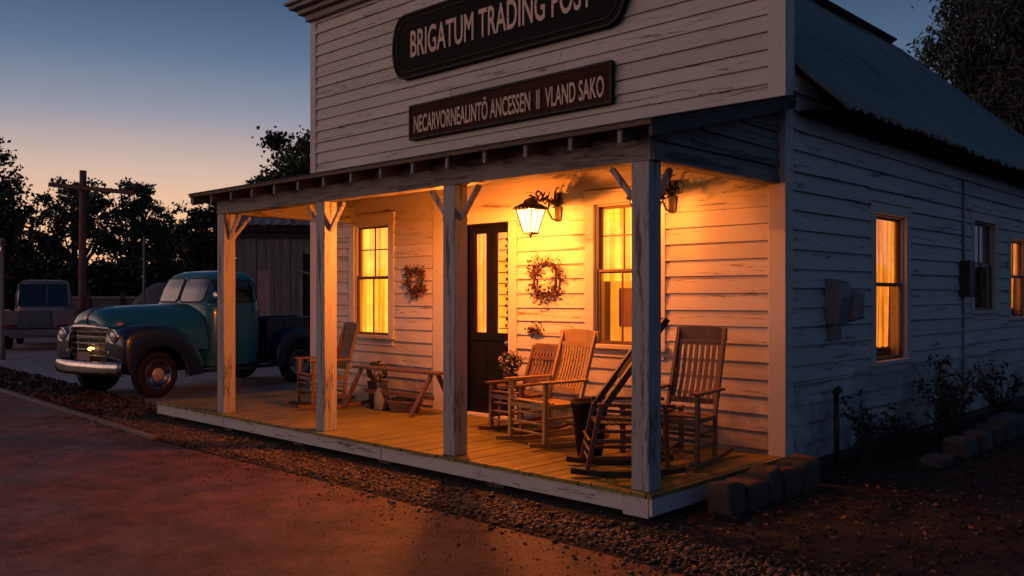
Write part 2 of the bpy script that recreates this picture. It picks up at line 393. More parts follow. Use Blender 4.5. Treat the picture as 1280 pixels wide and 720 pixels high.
# pebbles and litter
def pebbles(n, fx, fy, fs, name, label, cat, mat='pebble'):
    ico = [V(p).normalized() for p in [(0, 0, 1), (.89, 0, .45), (.28, .85, .45), (-.72, .53, .45), (-.72, -.53, .45), (.28, -.85, .45),
           (.72, .53, -.45), (-.28, .85, -.45), (-.89, 0, -.45), (-.28, -.85, -.45), (.72, -.53, -.45), (0, 0, -1)]]
    fi = [(0, 1, 2), (0, 2, 3), (0, 3, 4), (0, 4, 5), (0, 5, 1), (1, 6, 2), (2, 7, 3), (3, 8, 4), (4, 9, 5), (5, 10, 1), (6, 7, 2), (7, 8, 3), (8, 9, 4), (9, 10, 5), (10, 6, 1), (6, 11, 7), (7, 11, 8), (8, 11, 9), (9, 11, 10), (10, 11, 6)]
    I = np.array([list(p) for p in ico]); F = np.array(fi)
    X = fx(n); Y = fy(n); Sz = fs(n)
    th = rng.uniform(0, 6.28, n); k = rng.uniform(.6, 1.2, (n, 3)); k[:, 2] *= .6
    P = I[None] * (k * Sz[:, None])[:, None, :] * (1 + rng.normal(0, .12, (n, 12, 1)))
    c, s_ = np.cos(th)[:, None], np.sin(th)[:, None]
    x = P[..., 0] * c - P[..., 1] * s_; y = P[..., 0] * s_ + P[..., 1] * c
    P = np.stack([x + X[:, None], y + Y[:, None], P[..., 2] + (Sz * .35)[:, None] + .004], -1).reshape(-1, 3)
    FF = (F[None] + (np.arange(n) * 12)[:, None, None]).reshape(-1, 3)
    me = bpy.data.meshes.new(name); me.from_pydata(P.tolist(), [], FF.tolist()); me.materials.append(M[mat])
    me.polygons.foreach_set('use_smooth', [True] * len(me.polygons))
    o = bpy.data.objects.new(name, me); COL.objects.link(o); return tag(o, label, cat, kind='stuff')
pebbles(15000, lambda n: rng.uniform(-8.6, 1.6, n), lambda n: np.clip(rng.normal(-.64, .15, n), -1.12, -.15), lambda n: .005 + rng.gamma(2., .0036, n),
        'gravel', 'reddish gravel strip along the front of the porch', 'gravel')
pebbles(1600, lambda n: rng.uniform(-9, 2.5, n), lambda n: -1.0 - rng.exponential(.35, n), lambda n: .003 + rng.gamma(2., .0018, n), 'road_grit', 'loose grit strayed from the gravel onto the road', 'grit')
def leaves(P, size, name, mat, aspect=1.6, flat=0., drop=0., parent=None, curl=.25):
    n = len(P)
    d = rng.normal(0, 1, (n, 3)); d[:, 2] = d[:, 2] * (1 - flat) - drop; d /= np.linalg.norm(d, axis=1)[:, None]
    u = rng.normal(0, 1, (n, 3))
    if flat: u[:, 2] *= (1 - flat)
    u -= d * (u * d).sum(1)[:, None]; u /= np.linalg.norm(u, axis=1)[:, None] + 1e-9
    nn = np.cross(d, u)
    s = (size * rng.uniform(.6, 1.3, n))[:, None]
    a = P - d * s * aspect / 2; c = P + d * s * aspect / 2
    b = P + u * s * .45 + nn * s * curl; e = P - u * s * .45 + nn * s * curl
    VV = np.stack([a, b, c, e], 1).reshape(-1, 3)
    FF = np.arange(n * 4).reshape(n, 4)
    T = np.concatenate([FF[:, [0, 1, 2]], FF[:, [0, 2, 3]]])
    me = bpy.data.meshes.new(name); me.from_pydata(VV.tolist(), [], T.tolist()); me.materials.append(M[mat])
    o = bpy.data.objects.new(name, me); COL.objects.link(o)
    if parent: o.parent = parent
    return o
n = 9000
P = np.stack([rng.uniform(.2, 9, n), rng.uniform(-1.25, 6, n), rng.uniform(.012, .03, n)], 1)
P = P[(P[:, 1] > -1.0) | (rng.random(n) < .25)]
tag(leaves(P, .035, 'leaf_litter', 'litter', 1.5, .8), 'brown fallen leaves scattered over dark soil right of the porch', 'leaf litter', kind='stuff')
pebbles(2500, lambda n: rng.uniform(.3, 9, n), lambda n: rng.uniform(-.95, 6, n), lambda n: rng.uniform(.008, .022, n),
        'mulch', 'dark mulch crumbs on the bed beside the store', 'mulch', 'soil')
n = 5000
P = np.stack([rng.uniform(-22, -7.9, n), rng.uniform(-.9, 1.6, n), rng.uniform(.01, .05, n)], 1)
ey = np.interp(P[:, 0], [-30, -12.6, -6], [.45, -.6, -1.0])
P = P[(P[:, 1] > ey + .15) & (P[:, 1] < ey + 1.25)]
tag(leaves(P, .05, 'grass', 'leaf_dry', 2.2, .3), 'dry dark grass on the verge between road and parking lot', 'grass', kind='stuff')

# ---------------------------------------------------------------- the store
WY = 1.9; WX0 = -7.14; WX1 = .13; BY = 14.5
store = thing('store_building', 'old white clapboard store with false front, lit porch and metal side roof', 'store', (0, 0, 0))

def free(u0, u1, za, zb, holes):
    iv = [(u0, u1)]
    for (a, b, c, d) in holes:
        if c < zb - 1e-6 and d > za + 1e-6:
            nv = []
            for (p, q) in iv:
                if b <= p or a >= q: nv.append((p, q)); continue
                if a > p: nv.append((p, a))
                if b < q: nv.append((b, q))
            iv = nv
    return iv
def siding(mb, mp, u0, u1, z0, z1, holes, h=.155, clip=None, bo_=.031):
    """mp(u, off, z) maps along-wall, outward offset, height to world"""
    z = z0
    while z < z1 - .01:
        top = min(z + h, z1)
        cuts = sorted({z, top} | {c for (_, _, a, b) in holes for c in (a, b) if z < c < top})
        tilt = random.gauss(0, .004); dz = random.gauss(0, .0035)
        bo = bo_ + random.uniform(-.003, .004)
        for za, zb in zip(cuts, cuts[1:]):
            for (p, q) in free(u0, u1, za, zb, holes):
                if clip: p, q = clip(p, q, zb)
                if q - p < .02: continue
                pts = [p]
                while q - pts[-1] > 3.4: pts.append(pts[-1] + random.uniform(1.6, 3.0))
                pts.append(q)
                for a, b in zip(pts, pts[1:]):
                    a_ = a + (.004 if a != p else 0)
                    fa = (za - z) / h; fb = (zb - z) / h
                    oa = bo * (1 - fa) + .005 * fa; ob = bo * (1 - fb) + .005 * fb
                    lo = 0 if za != z else -.006
                    vs = [mp(a_, 0, za + lo), mp(b, 0, za + lo), mp(b, oa, za + lo + dz), mp(a_, oa, za + lo + dz + tilt), mp(a_, 0, zb), mp(b, 0, zb), mp(b, ob, zb), mp(a_, ob, zb)]
                    mb.add(vs, [(0, 1, 2, 3), (3, 2, 6, 7), (0, 3, 7, 4), (1, 5, 6, 2), (4, 7, 6, 5)])
        z = top
def backing(mb, mp, u0, u1, z0, z1, holes, th=.12):
    us = sorted({u0, u1} | {c for h in holes for c in h[:2]}); zs = sorted({z0, z1} | {c for h in holes for c in h[2:]})
    for a, b in zip(us, us[1:]):
        for c, d in zip(zs, zs[1:]):
            mu, mz = (a + b) / 2, (c + d) / 2
            if any(h[0] < mu < h[1] and h[2] < mz < h[3] for h in holes): continue
            vs = [mp(x, y, z) for z in (c, d) for y in (-th, -.002) for x in (a, b)]
            mb.add(vs, [(0, 2, 3, 1), (4, 5, 7, 6), (0, 1, 5, 4), (2, 6, 7, 3), (0, 4, 6, 2), (1, 3, 7, 5)])
FR = lambda u, o, z: (u, WY - o, z)
SD = lambda u, o, z: (WX1 + o, u, z)
LS = lambda u, o, z: (WX0 - o, u, z)
BK = lambda u, o, z: (u, BY + o, z)
PD = .2   # porch deck top
# openings (u0,u1,z0,z1)
W1 = (-6.13, -5.38, 1.09, 2.56); W2 = (-1.97, -1.20, 1.12, 2.56); DR = (-3.93, -3.20, PD, 2.46)
S1 = (3.90, 4.77, .93, 2.48); S2 = (7.22, 8.16, 1.42, 2.60); S3 = (8.93, 9.75, 1.30, 2.44)
FH = [W1, W2, DR]; SH = [S1, S2, S3]
grow = lambda h, c: (h[0] - c, h[1] + c, h[2] - c, h[3] + c)
CW = .115
mb = MB()
siding(mb, FR, WX0, WX1, .1, 5.57, [grow(h, CW - .02) for h in FH] + [(-4.52, -3.95, PD, 2.56)], .155)
siding(mb, FR, -5.3, -1.7, 5.75, 7.3, [], .155)
fw = mb.build('front_wall', 'siding', store)
mb = MB(); backing(mb, FR, WX0, WX1, .05, 5.72, FH); backing(mb, FR, -5.3, -1.7, 5.73, 7.35, []); mb.build('wall_sheathing', 'dark_trim', store)
mb = MB(); siding(mb, SD, WY + .02, BY, .12, 3.60, [grow(h, CW - .02) for h in SH], .175, bo_=.036); mb.build('side_wall', 'siding_side', store)
mb = MB(); backing(mb, SD, WY + .02, BY, .05, 3.6, SH); mb.build('side_sheathing', 'dark_trim', store)
mb = MB(); siding(mb, LS, WY + .02, BY, .12, 3.60, [], .175); backing(mb, LS, WY + .02, BY, .05, 3.6, []); mb.build('far_side_wall', 'siding_side', store)
mb = MB(); siding(mb, BK, WX0, WX1, .12, 3.6, [], .175)
siding(mb, BK, WX0, WX1, 3.6, 6.6, [], .175, clip=lambda p, q, z: (max(p, WX0 + (z - 3.6) / .93), min(q, WX1 - (z - 3.6) / .93)))
backing(mb, BK, WX0, WX1, .05, 3.6, []); mb.add([(WX0, BY - .01, 3.6), (WX1, BY - .01, 3.6), (-3.5, BY - .01, 7.0)], [(0, 1, 2)]); mb.build('rear_wall', 'siding_side', store)
# foundation
mb = MB(); mb.box(WX0 + .03, WX1 - .03, WY + .05, BY - .05, -.02, .12); mb.build('foundation', 'stone_grey', store)
# corner boards
mb = MB(); mb.box(WX1 - .13, WX1 + .035, WY - .035, WY, PD, 5.57); mb.box(WX1 + .0, WX1 + .033, WY + .001, WY + .12, .1, 5.57); mb.build('corner_board', 'trim', store, bevel=.004)
mb = MB(); mb.box(WX0 - .035, WX0 + .10, WY - .035, WY, PD, 5.57); mb.box(WX0 - .033, WX0, WY + .001, WY + .12, .1, 5.57); mb.build('corner_board', 'trim', store, bevel=.004)
# blocking between window wall and door (flat board panel)
mb = MB(); mb.box(-4.50, -4.05, WY - .03, WY - .001, PD, 2.86); mb.build('flat_panel', 'trim', store, bevel=.004)
# false front side faces
mb = MB(); siding(mb, lambda u, o, z: (WX1 - .001 + o * .4, u, z), WY + .12, WY + .2, 3.6, 5.57, [], .175); mb.box(WX1 - .1, WX1, WY + .0, WY + .2, 3.6, 5.57)
mb.build('parapet_end', 'siding_side', store); MB().box(WX0, WX0 + .1, WY, WY + .2, 3.6, 5.57).build('parapet_end', 'siding_side', store)
# cornice
def cornice(x0, x1, z, ends=True):
    mb = MB(); e = 1 if ends else 0
    for (p, z0, z1) in ((.07, 0, .09), (.15, .092, .16), (.24, .162, .22), (.29, .222, .26)):
        mb.box(x0 - p * e, x1 + p * e, WY - p - .03, WY + .22, z + z0, z + z1)
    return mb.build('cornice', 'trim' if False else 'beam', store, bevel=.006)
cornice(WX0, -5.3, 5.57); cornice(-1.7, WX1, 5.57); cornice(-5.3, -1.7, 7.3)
for q in (-5.32, -1.8): MB().box(q, q + .12, WY - .032, WY - .001, 5.84, 7.3).build('corner_board', 'trim', store)

# windows
def window(h, rotated, curtain, style):
    wd = h[1] - h[0]; ht = h[3] - h[2]
    loc = (WX1, (h[0] + h[1]) / 2, h[2]) if rotated else ((h[0] + h[1]) / 2, WY, h[2])
    rz = R(90) if rotated else 0
    a = wd / 2; mb = MB()
    c = CW; pr = -.036
    mb.box(-a - c, -a, pr, 0, -.0, ht + .001); mb.box(a, a + c, pr, 0, -.0, ht + .001)
    mb.box(-a - c - .01, a + c + .01, pr - .003, 0, ht + .002, ht + c)
    mb.box(-a - c - .02, a + c + .02, pr - .02, 0, ht + c + .001, ht + c + .03)
    mb.box(-a, -a + .018, 0.001, .14, 0, ht); mb.box(a - .018, a, .001, .14, 0, ht); mb.box(-a + .018, a - .018, .001, .14, ht - .018, ht)
    w = mb.build('window', 'trim', store, loc=loc, rotz=rz, bevel=.003)
    mb = MB(); mb.box(-a - c - .03, a + c + .03, -.085, .14, -.045, -.002); mb.box(-a - c + .01, a + c - .01, -.034, 0, -.13, -.046)
    mb.build('sill', 'trim', w, bevel=.004)
    mb = MB(); s = .032; i = a - .019; mid = ht * .52
    for (z0, z1, y) in ((0.001, mid + .02, .010), (mid - .02, ht - .019, .040)):
        mb.box(-i, -i + s, y, y + .028, z0, z1); mb.box(i - s, i, y, y + .028, z0, z1)
        mb.box(-i + s, i - s, y + .001, y + .027, z0, z0 + s); mb.box(-i + s, i - s, y + .001, y + .027, z1 - s * .8, z1)
        if style['mull']: mb.box(-.006 + style['mx'], .006 + style['mx'], y + .004, y + .022, z0 + s, z1 - s * .8)
    if style.get('hbar'): mb.box(-i + s, i - s, .043, .060, ht * .77, ht * .77 + .015)
    mb.build('sash', 'chair_mid' if style.get('dark') else 'chair_red', w)
    mb = MB(); mb.box(-i + .02, i - .02, .023, .026, .02, mid); mb.box(-i + .02, i - .02, .052, .055, mid, ht - .03); mb.build('pane', 'pane', w)
    # gathered cloth
    def cloth(x0, x1, z0, z1, y, amp, folds, mat, name):
        P = []
        nx = 60
        for k in range(9):
            z = z0 + (z1 - z0) * k / 8; row = []
            for j in range(nx + 1):
                f = j / nx; x = x0 + (x1 - x0) * f
                row.append((x, y + amp * math.sin(f * folds * 6.283 + .7 * math.sin(f * 9 + k * .25)) * (1 + .2 * math.sin(k)), z))
            P.append(row)
        return MB().grid(P).build(name, mat, w, smooth=True)
    if curtain == 'front':
        cloth(-a, -.02, .0, ht, .115, .018, 5, 'curtain', 'curtain'); cloth(.02, a, .0, ht, .115, .018, 5, 'curtain', 'curtain')
        cloth(-a, a, -.02, ht + .05, .24, .002, 1, 'room', 'room_glow')
    elif curtain == 'open':
        cloth(-a, a * .05, ht * .45, ht, .115, .016, 6, 'curtain', 'curtain'); cloth(a * .05, a, .0, ht, .125, .016, 6, 'curtain', 'curtain')
        cloth(-a, a, -.02, ht + .05, .26, .002, 1, 'room', 'room_glow')
        mb = MB(); mb.box(-a * .55, -a * .05, .18, .2, ht * .12, ht * .40); mb.build('framed_panel', 'chair', w)
    elif curtain == 'side':
        cloth(-a, a, ht * .52, ht, .11, .014, 9, 'curtain_side', 'curtain'); cloth(-a, a * .72, .12, ht * .52, .125, .012, 4, 'curtain_side', 'curtain')
        cloth(-a, a, -.02, ht + .05, .26, .002, 1, 'room', 'room_glow')
        mb = MB(); mb.box(-a, a, .142, .16, 0., .10); mb.box(-a * .3, a * .8, .13, .141, .10, .13); mb.build('ledge', 'chair_mid', w)
    else:
        cloth(-a, a, -.02, ht + .02, .17, .02, 6, 'room_dark', 'curtain')
    # ends of the reveal
    mb = MB(); mb.box(-a - .05, -a - .001, .125, .30, -.04, ht + .06); mb.box(a + .001, a + .05, .125, .30, -.04, ht + .06)
    mb.box(-a, a, .125, .30, ht + .02, ht + .06); mb.box(-a, a, .145, .30, -.09, -.046); mb.build('reveal', 'chair_mid', w)
    return w
window(W1, False, 'front', dict(mull=True, mx=0, hbar=True))
window(W2, False, 'open', dict(mull=True, mx=-.05, hbar=True))
window(S1, True, 'side', dict(mull=False, mx=0))
window(S2, True, 'dark', dict(mull=True, mx=0, dark=True))
window(S3, True, 'side', dict(mull=True, mx=0))

# door
dw = DR[1] - DR[0]; dh = DR[3] - DR[2]
mb = MB(); a = dw / 2
mb.box(-a, a, .05, .10, .0, .95); mb.box(-a, a, .05, .10, 2.12, dh - .0)
mb.box(-a, -a + .09, .05, .10, .95, 2.12); mb.box(a - .09, a, .05, .10, .95, 2.12); mb.box(-.075, .075, .05, .10, .95, 2.12)
for x0, x1 in ((-a + .09, -.05), (.05, a - .09)):
    mb.box(x0 + .02, x1 - .02, .038, .052, .18, .80)
mb.box(-a + .06, a - .06, .03, .05, .86, .92)
door = mb.build('door', 'black', store, loc=((DR[0] + DR[1]) / 2, WY, PD + .03), bevel=.004)
mb = MB(); mb.box(-a + .09, -.075, .07, .075, .951, 2.119); mb.box(.075, a - .09, .07, .075, .951, 2.119); mb.build('pane', 'pane', door)
mb = MB(); mb.box(-a + .03, a - .03, .14, .145, .9, 2.2); mb.build('curtain', 'curtain_side', door)
mb = MB()
for k in range(9): mb.box(.10, .245, .085, .092, 1.0 + k * .13, 1.012 + k * .13)
for k in range(14): mb.box(.20 + .01 * (k % 3), .225 + .01 * (k % 3), .088, .095, 1.02 + k * .077, 1.055 + k * .077)
mb.build('lattice', 'iron', door)
mb = MB(); mb.lathe([(.012, 0), (.012, .03), (.03, .035), (.034, .055), (.02, .07)], 14, Matrix.Translation((a - .06, .05, .84)) @ Matrix.Rotation(R(90), 4, 'X')); mb.build('handle', 'chrome', door, smooth=True)
mb = MB()
mb.box(DR[1], DR[1] + .13, WY - .036, WY - .001, PD, DR[3] + .0); mb.box(DR[0] - .12, DR[0], WY - .036, WY - .001, PD, DR[3])
mb.box(DR[0] - .14, DR[1] + .15, WY - .04, WY - .001, DR[3] + .001, DR[3] + .14)
mb.box(DR[0], DR[1], WY - .06, WY + .12, PD + .001, PD + .028)
mb.box(DR[0] - .02, DR[0], WY, WY + .14, PD, DR[3]); mb.box(DR[1], DR[1] + .02, WY, WY + .14, PD, DR[3])
mb.build('door_frame', 'trim', store, bevel=.004)

# porch deck : boards run back to the wall
mb = MB(); x = -7.78
while x < .12:
    wdt = .118; z = PD + random.uniform(-.002, .002)
    mb.box(x, min(x + wdt, .14), -.14 + random.uniform(-.006, .006), WY - .04 if x > WX0 - .05 else WY + .1, z - .03, z)
    x += wdt + .007
deck = mb.build('porch_deck', 'deck', store, bevel=.002)
mb = MB()
for x0, x1 in ((-7.76, -6.02), (-6.01, -2.99), (-2.98, -.13)):
    mb.box(x0, x1, -.115, -.08, .045, .165)
mb.box(-.127, .10, -.12, -.08, .02, .165)
mb.box(.105, .135, -.12, 1.86, .04, .165); mb.box(-7.79, -7.762, -.115, 1.95, .04, .165)
mb.build('skirt_board', 'fascia', deck, bevel=.004)
mb = MB()
for xx in (-7.5, -6, -4.5, -3, -1.5, -.05): mb.box(xx - .1, xx + .1, -.06, .14, -.02, .165)
mb.box(-7.6, .05, .0, .05, .03, .168); mb.build('pier', 'stone_grey', deck)
# posts and braces
BZ = 2.6
for px in (-6.155, -4.056, -2.064, 0.):
    mb = MB(); mb.box(-.078, .078, -.078, .078, 0, BZ - PD - .001)
    p = mb.build('porch_post', 'post', store, loc=(px, 0, PD), bevel=.006)
    for s in (-1, 1):
        if (px < -6 and s < 0) or (px > -.1 and s > 0): continue
        mb = MB(); mb.bar((s * .079, 0, BZ - PD - .30), (s * .31, 0, BZ - PD - .02), .036, .045, (0, 1, 0)); mb.build('brace', 'post', p, bevel=.003)
    if px > -.1 or px < -6:
        mb = MB(); mb.bar((0, .079, BZ - PD - .30), (0, .31, BZ - PD - .02), .036, .045, (1, 0, 0)); mb.build('brace', 'post', p, bevel=.003)
# beams
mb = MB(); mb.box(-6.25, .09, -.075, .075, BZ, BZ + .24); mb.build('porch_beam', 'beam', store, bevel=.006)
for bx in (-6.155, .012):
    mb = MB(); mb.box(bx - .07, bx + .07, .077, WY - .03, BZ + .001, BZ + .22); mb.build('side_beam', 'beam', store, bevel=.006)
# porch roof
EY, EZ, RZ, RX0, RX1 = -.30, 2.845, 3.37, -6.47, .26
sl_ = (RZ - EZ) / (WY - EY)
rz_ = lambda y: EZ + (y - EY) * sl_
mb = MB()
for k in range(12):
    y0 = EY + k * (WY - EY) / 12 + .003; y1 = EY + (k + 1) * (WY - EY) / 12
    mb.add([(RX0, y0, rz_(y0) - .03), (RX1, y0, rz_(y0) - .03), (RX1, y1, rz_(y1) - .03), (RX0, y1, rz_(y1) - .03), (RX0, y0, rz_(y0) - .008), (RX1, y0, rz_(y0) - .008), (RX1, y1, rz_(y1) - .008), (RX0, y1, rz_(y1) - .008)],
           [(0, 1, 2, 3), (4, 5, 6, 7), (0, 1, 5, 4), (3, 2, 6, 7), (0, 3, 7, 4), (1, 2, 6, 5)])
pr = mb.build('porch_roof', 'roof_board', store)
P = []
for yy in (EY - .03, WY - .03):
    P.append([(RX0 - .03 + (RX1 - RX0 + .06) * j / 168, yy, rz_(yy) + .006 + .006 * math.sin(j * 1.57)) for j in range(169)])
MB().grid(P).build('roofing_sheet', 'roofing', pr, solid=.006)
mb = MB(); mb.box(RX0, RX1, EY - .022, EY - .001, rz_(EY) - .04, rz_(EY) + .0); mb.build('eave_board', 'roof_board', pr)
k = 0; x = -6.42
while x < .15:
    mb = MB()
    yb = WY - .03; ya = EY + .004
    mb.add([(x - .022, ya, rz_(ya) - .14), (x + .022, ya, rz_(ya) - .14), (x + .022, yb, rz_(yb) - .14), (x - .022, yb, rz_(yb) - .14), (x - .022, ya, rz_(ya) - .032), (x + .022, ya, rz_(ya) - .032), (x + .022, yb, rz_(yb) - .032), (x - .022, yb, rz_(yb) - .032)],
           [(0, 1, 2, 3), (4, 5, 6, 7), (0, 1, 5, 4), (3, 2, 6, 7), (0, 3, 7, 4), (1, 2, 6, 5)])
    rf = mb.build('rafter', 'rough_wood', store)
    mb = MB(); mb.box(x - .012, x + .012, ya - .004, ya - .001, rz_(ya) - .138, rz_(ya) - .06); mb.build('rafter_end', 'tail', rf)
    x += .457
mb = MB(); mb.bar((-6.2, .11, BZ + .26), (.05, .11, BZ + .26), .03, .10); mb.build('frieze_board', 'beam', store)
# porch gable infill, right and left ends
for gx, sgn in ((.083, 1), (-6.226, -1)):
    mb = MB()
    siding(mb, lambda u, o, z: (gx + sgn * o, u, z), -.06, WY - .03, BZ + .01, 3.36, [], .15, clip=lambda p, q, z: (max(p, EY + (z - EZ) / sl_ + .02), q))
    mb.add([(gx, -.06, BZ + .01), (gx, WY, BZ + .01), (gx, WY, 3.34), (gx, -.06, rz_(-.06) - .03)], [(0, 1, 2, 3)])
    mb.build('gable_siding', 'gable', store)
    mb = MB(); y0, y1 = EY, WY - .03
    xa, xb = (RX1 - .03, RX1) if sgn > 0 else (RX0, RX0 + .03)
    mb.add([(q, yy, zz) for q in (xa, xb) for yy, zz in ((y0, rz_(y0) - .12), (y1, rz_(y1) - .12), (y1, rz_(y1) - .033), (y0, rz_(y0) - .033))],
           [(0, 1, 2, 3), (4, 5, 6, 7), (0, 1, 5, 4), (3, 2, 6, 7), (0, 3, 7, 4), (1, 2, 6, 5)])
    mb.build('rake_board', 'dark_trim', store)
# main roof, corrugated
RIX, RIZ = -3.5, 7.06
def slope(sx):
    ex = .57 if sx > 0 else -7.57; ez = 3.28
    P = []
    ys = np.arange(2.10, BY + .35, .045)
    for f in (0, .33, .34, .66, .67, 1.):
        row = []
        for y in ys:
            off = .026 * math.sin(y * 2 * math.pi / .225) + (.012 if f in (.34, .67, 1.) and f != .33 else 0) + (.01 * math.sin(y * 1.7 + f * 5))
            e = (.015 * math.sin(y * 9.1) + .01 * math.sin(y * 23)) if f == 0 else 0
            x = ex + (RIX - ex) * f + e * (1 if sx > 0 else -1); z = ez + (RIZ - ez) * f + off - e * .9
            row.append((x, y, z))
        P.append(row)
    return MB().grid(P)
rf = slope(1).build('roof', 'metalroof', store, smooth=True, solid=.006)
slope(-1).build('roof', 'metalroof', store, smooth=True, solid=.006)
mb = MB(); mb.bar((RIX - .1, 2.1, RIZ - .02), (RIX - .1, 14.0, RIZ - .02), .24, .02, (.6, 0, 1)); mb.bar((RIX + .1, 2.1, RIZ - .02), (RIX + .1, 14.0, RIZ - .02), .24, .02, (-.6, 0, 1)); mb.build('ridge_cap', 'dark_trim', rf)
for xa, xb in ((WX1 + .03, .47), (-7.5, WX0 - .03)): MB().box(xa, xb, 2.14, BY + .2, 3.26, 3.28).build('soffit', 'signblack', store)  # near-black colour stands in for deep shade under the eave

# ---------------------------------------------------------------- signs
def text_mesh(txt, size, sx, extr=.006, bold=0.):
    cu = bpy.data.curves.new('txt', 'FONT'); cu.body = txt; cu.size = size; cu.extrude = extr; cu.offset = bold; cu.space_character = 1.02
    ob = bpy.data.objects.new('txt', cu); COL.objects.link(ob)
    dg = bpy.context.evaluated_depsgraph_get(); dg.update()
    me = bpy.data.meshes.new_from_object(ob.evaluated_get(dg)); bpy.data.objects.remove(ob)
    co = np.empty(len(me.vertices) * 3); me.vertices.foreach_get('co', co); co = co.reshape(-1, 3)
    return me, co
def lettering(parent, txt, x0, x1, z0, z1, y, mat='letters'):
    me, co = text_mesh(txt, .3, 1, bold=.004)
    a, b = co[:, 0].min(), co[:, 0].max(); c, d = co[:, 1].min(), co[:, 1].max()
    X = x0 + (co[:, 0] - a) / (b - a) * (x1 - x0); Z = z0 + (co[:, 1] - c) / (d - c) * (z1 - z0)
    out = np.stack([X, y - co[:, 2], Z], 1); me.vertices.foreach_set('co', out.ravel()); me.update()
    me.materials.clear(); me.materials.append(M[mat])
    o = bpy.data.objects.new('lettering', me); COL.objects.link(o); o.parent = parent; return o
# upper: long black board with rounded shouldered ends
sg = thing('name_sign', 'large black shop sign with rounded notched ends and pale capitals, above the smaller sign', 'sign', (-3.355, WY - .03, 4.36))
def capsule(hw, h, r, n=8):
    pts = []
    for cx, s in ((hw, 1), (-hw, -1)):
        for k in range(n + 1):
            th = -math.pi / 2 + math.pi * k / n
            cy = h / 2; yy = cy + math.sin(th) * (h / 2 - .0); xx = cx - s * r + s * r * math.cos(th) ** .8 if math.cos(th) > 1e-6 else cx - s * r
            pts.append((xx, yy) if s > 0 else (xx, h - yy))
    return pts
mb = MB(); mb.prism(capsule(1.86, .83, .24), -.06, -.001); mb.build('board', 'signblack', sg, bevel=.006)
mb = MB()
for (hw, h, r, w_) in ((1.845, .80, .24, .022), (1.76, .66, .18, .012)):
    pts = capsule(hw, h, r); off = (.83 - h) / 2
    pl = [V((x, -.066, z + off)) for x, z in pts]
    for p, q in zip(pl, pl[1:] + pl[:1]):
        if (q - p).length > 1e-4: mb.bar(p, q, w_, .012, (0, 1, 0))
mb.build('border', 'signedge', sg)
lettering(sg, 'BRIGATUM TRADING POST', -1.49, 1.42, .25, .59, -.063)
sg = thing('tagline_sign', 'narrow dark brown board sign with crowded pale letters just above porch roof', 'sign', (-3.29, WY - .03, 3.575))
mb = MB(); mb.box(-1.60, 1.60, -.05, -.001, 0, .44); mb.build('board', 'signbrown', sg, bevel=.012)
mb = MB()
for (a_, b_, c_, d_) in ((-1.6, 1.6, 0, .03), (-1.6, 1.6, .41, .44), (-1.6, -1.57, .031, .409), (1.57, 1.6, .031, .409)): mb.box(a_, b_, -.062, -.051, c_, d_)
mb.build('border', 'signedge', sg, bevel=.004)
lettering(sg, 'NECARVORNEALINTÖ ANCESSEN  II  VLAND SAKO', -1.50, 1.50, .08, .345, -.053)

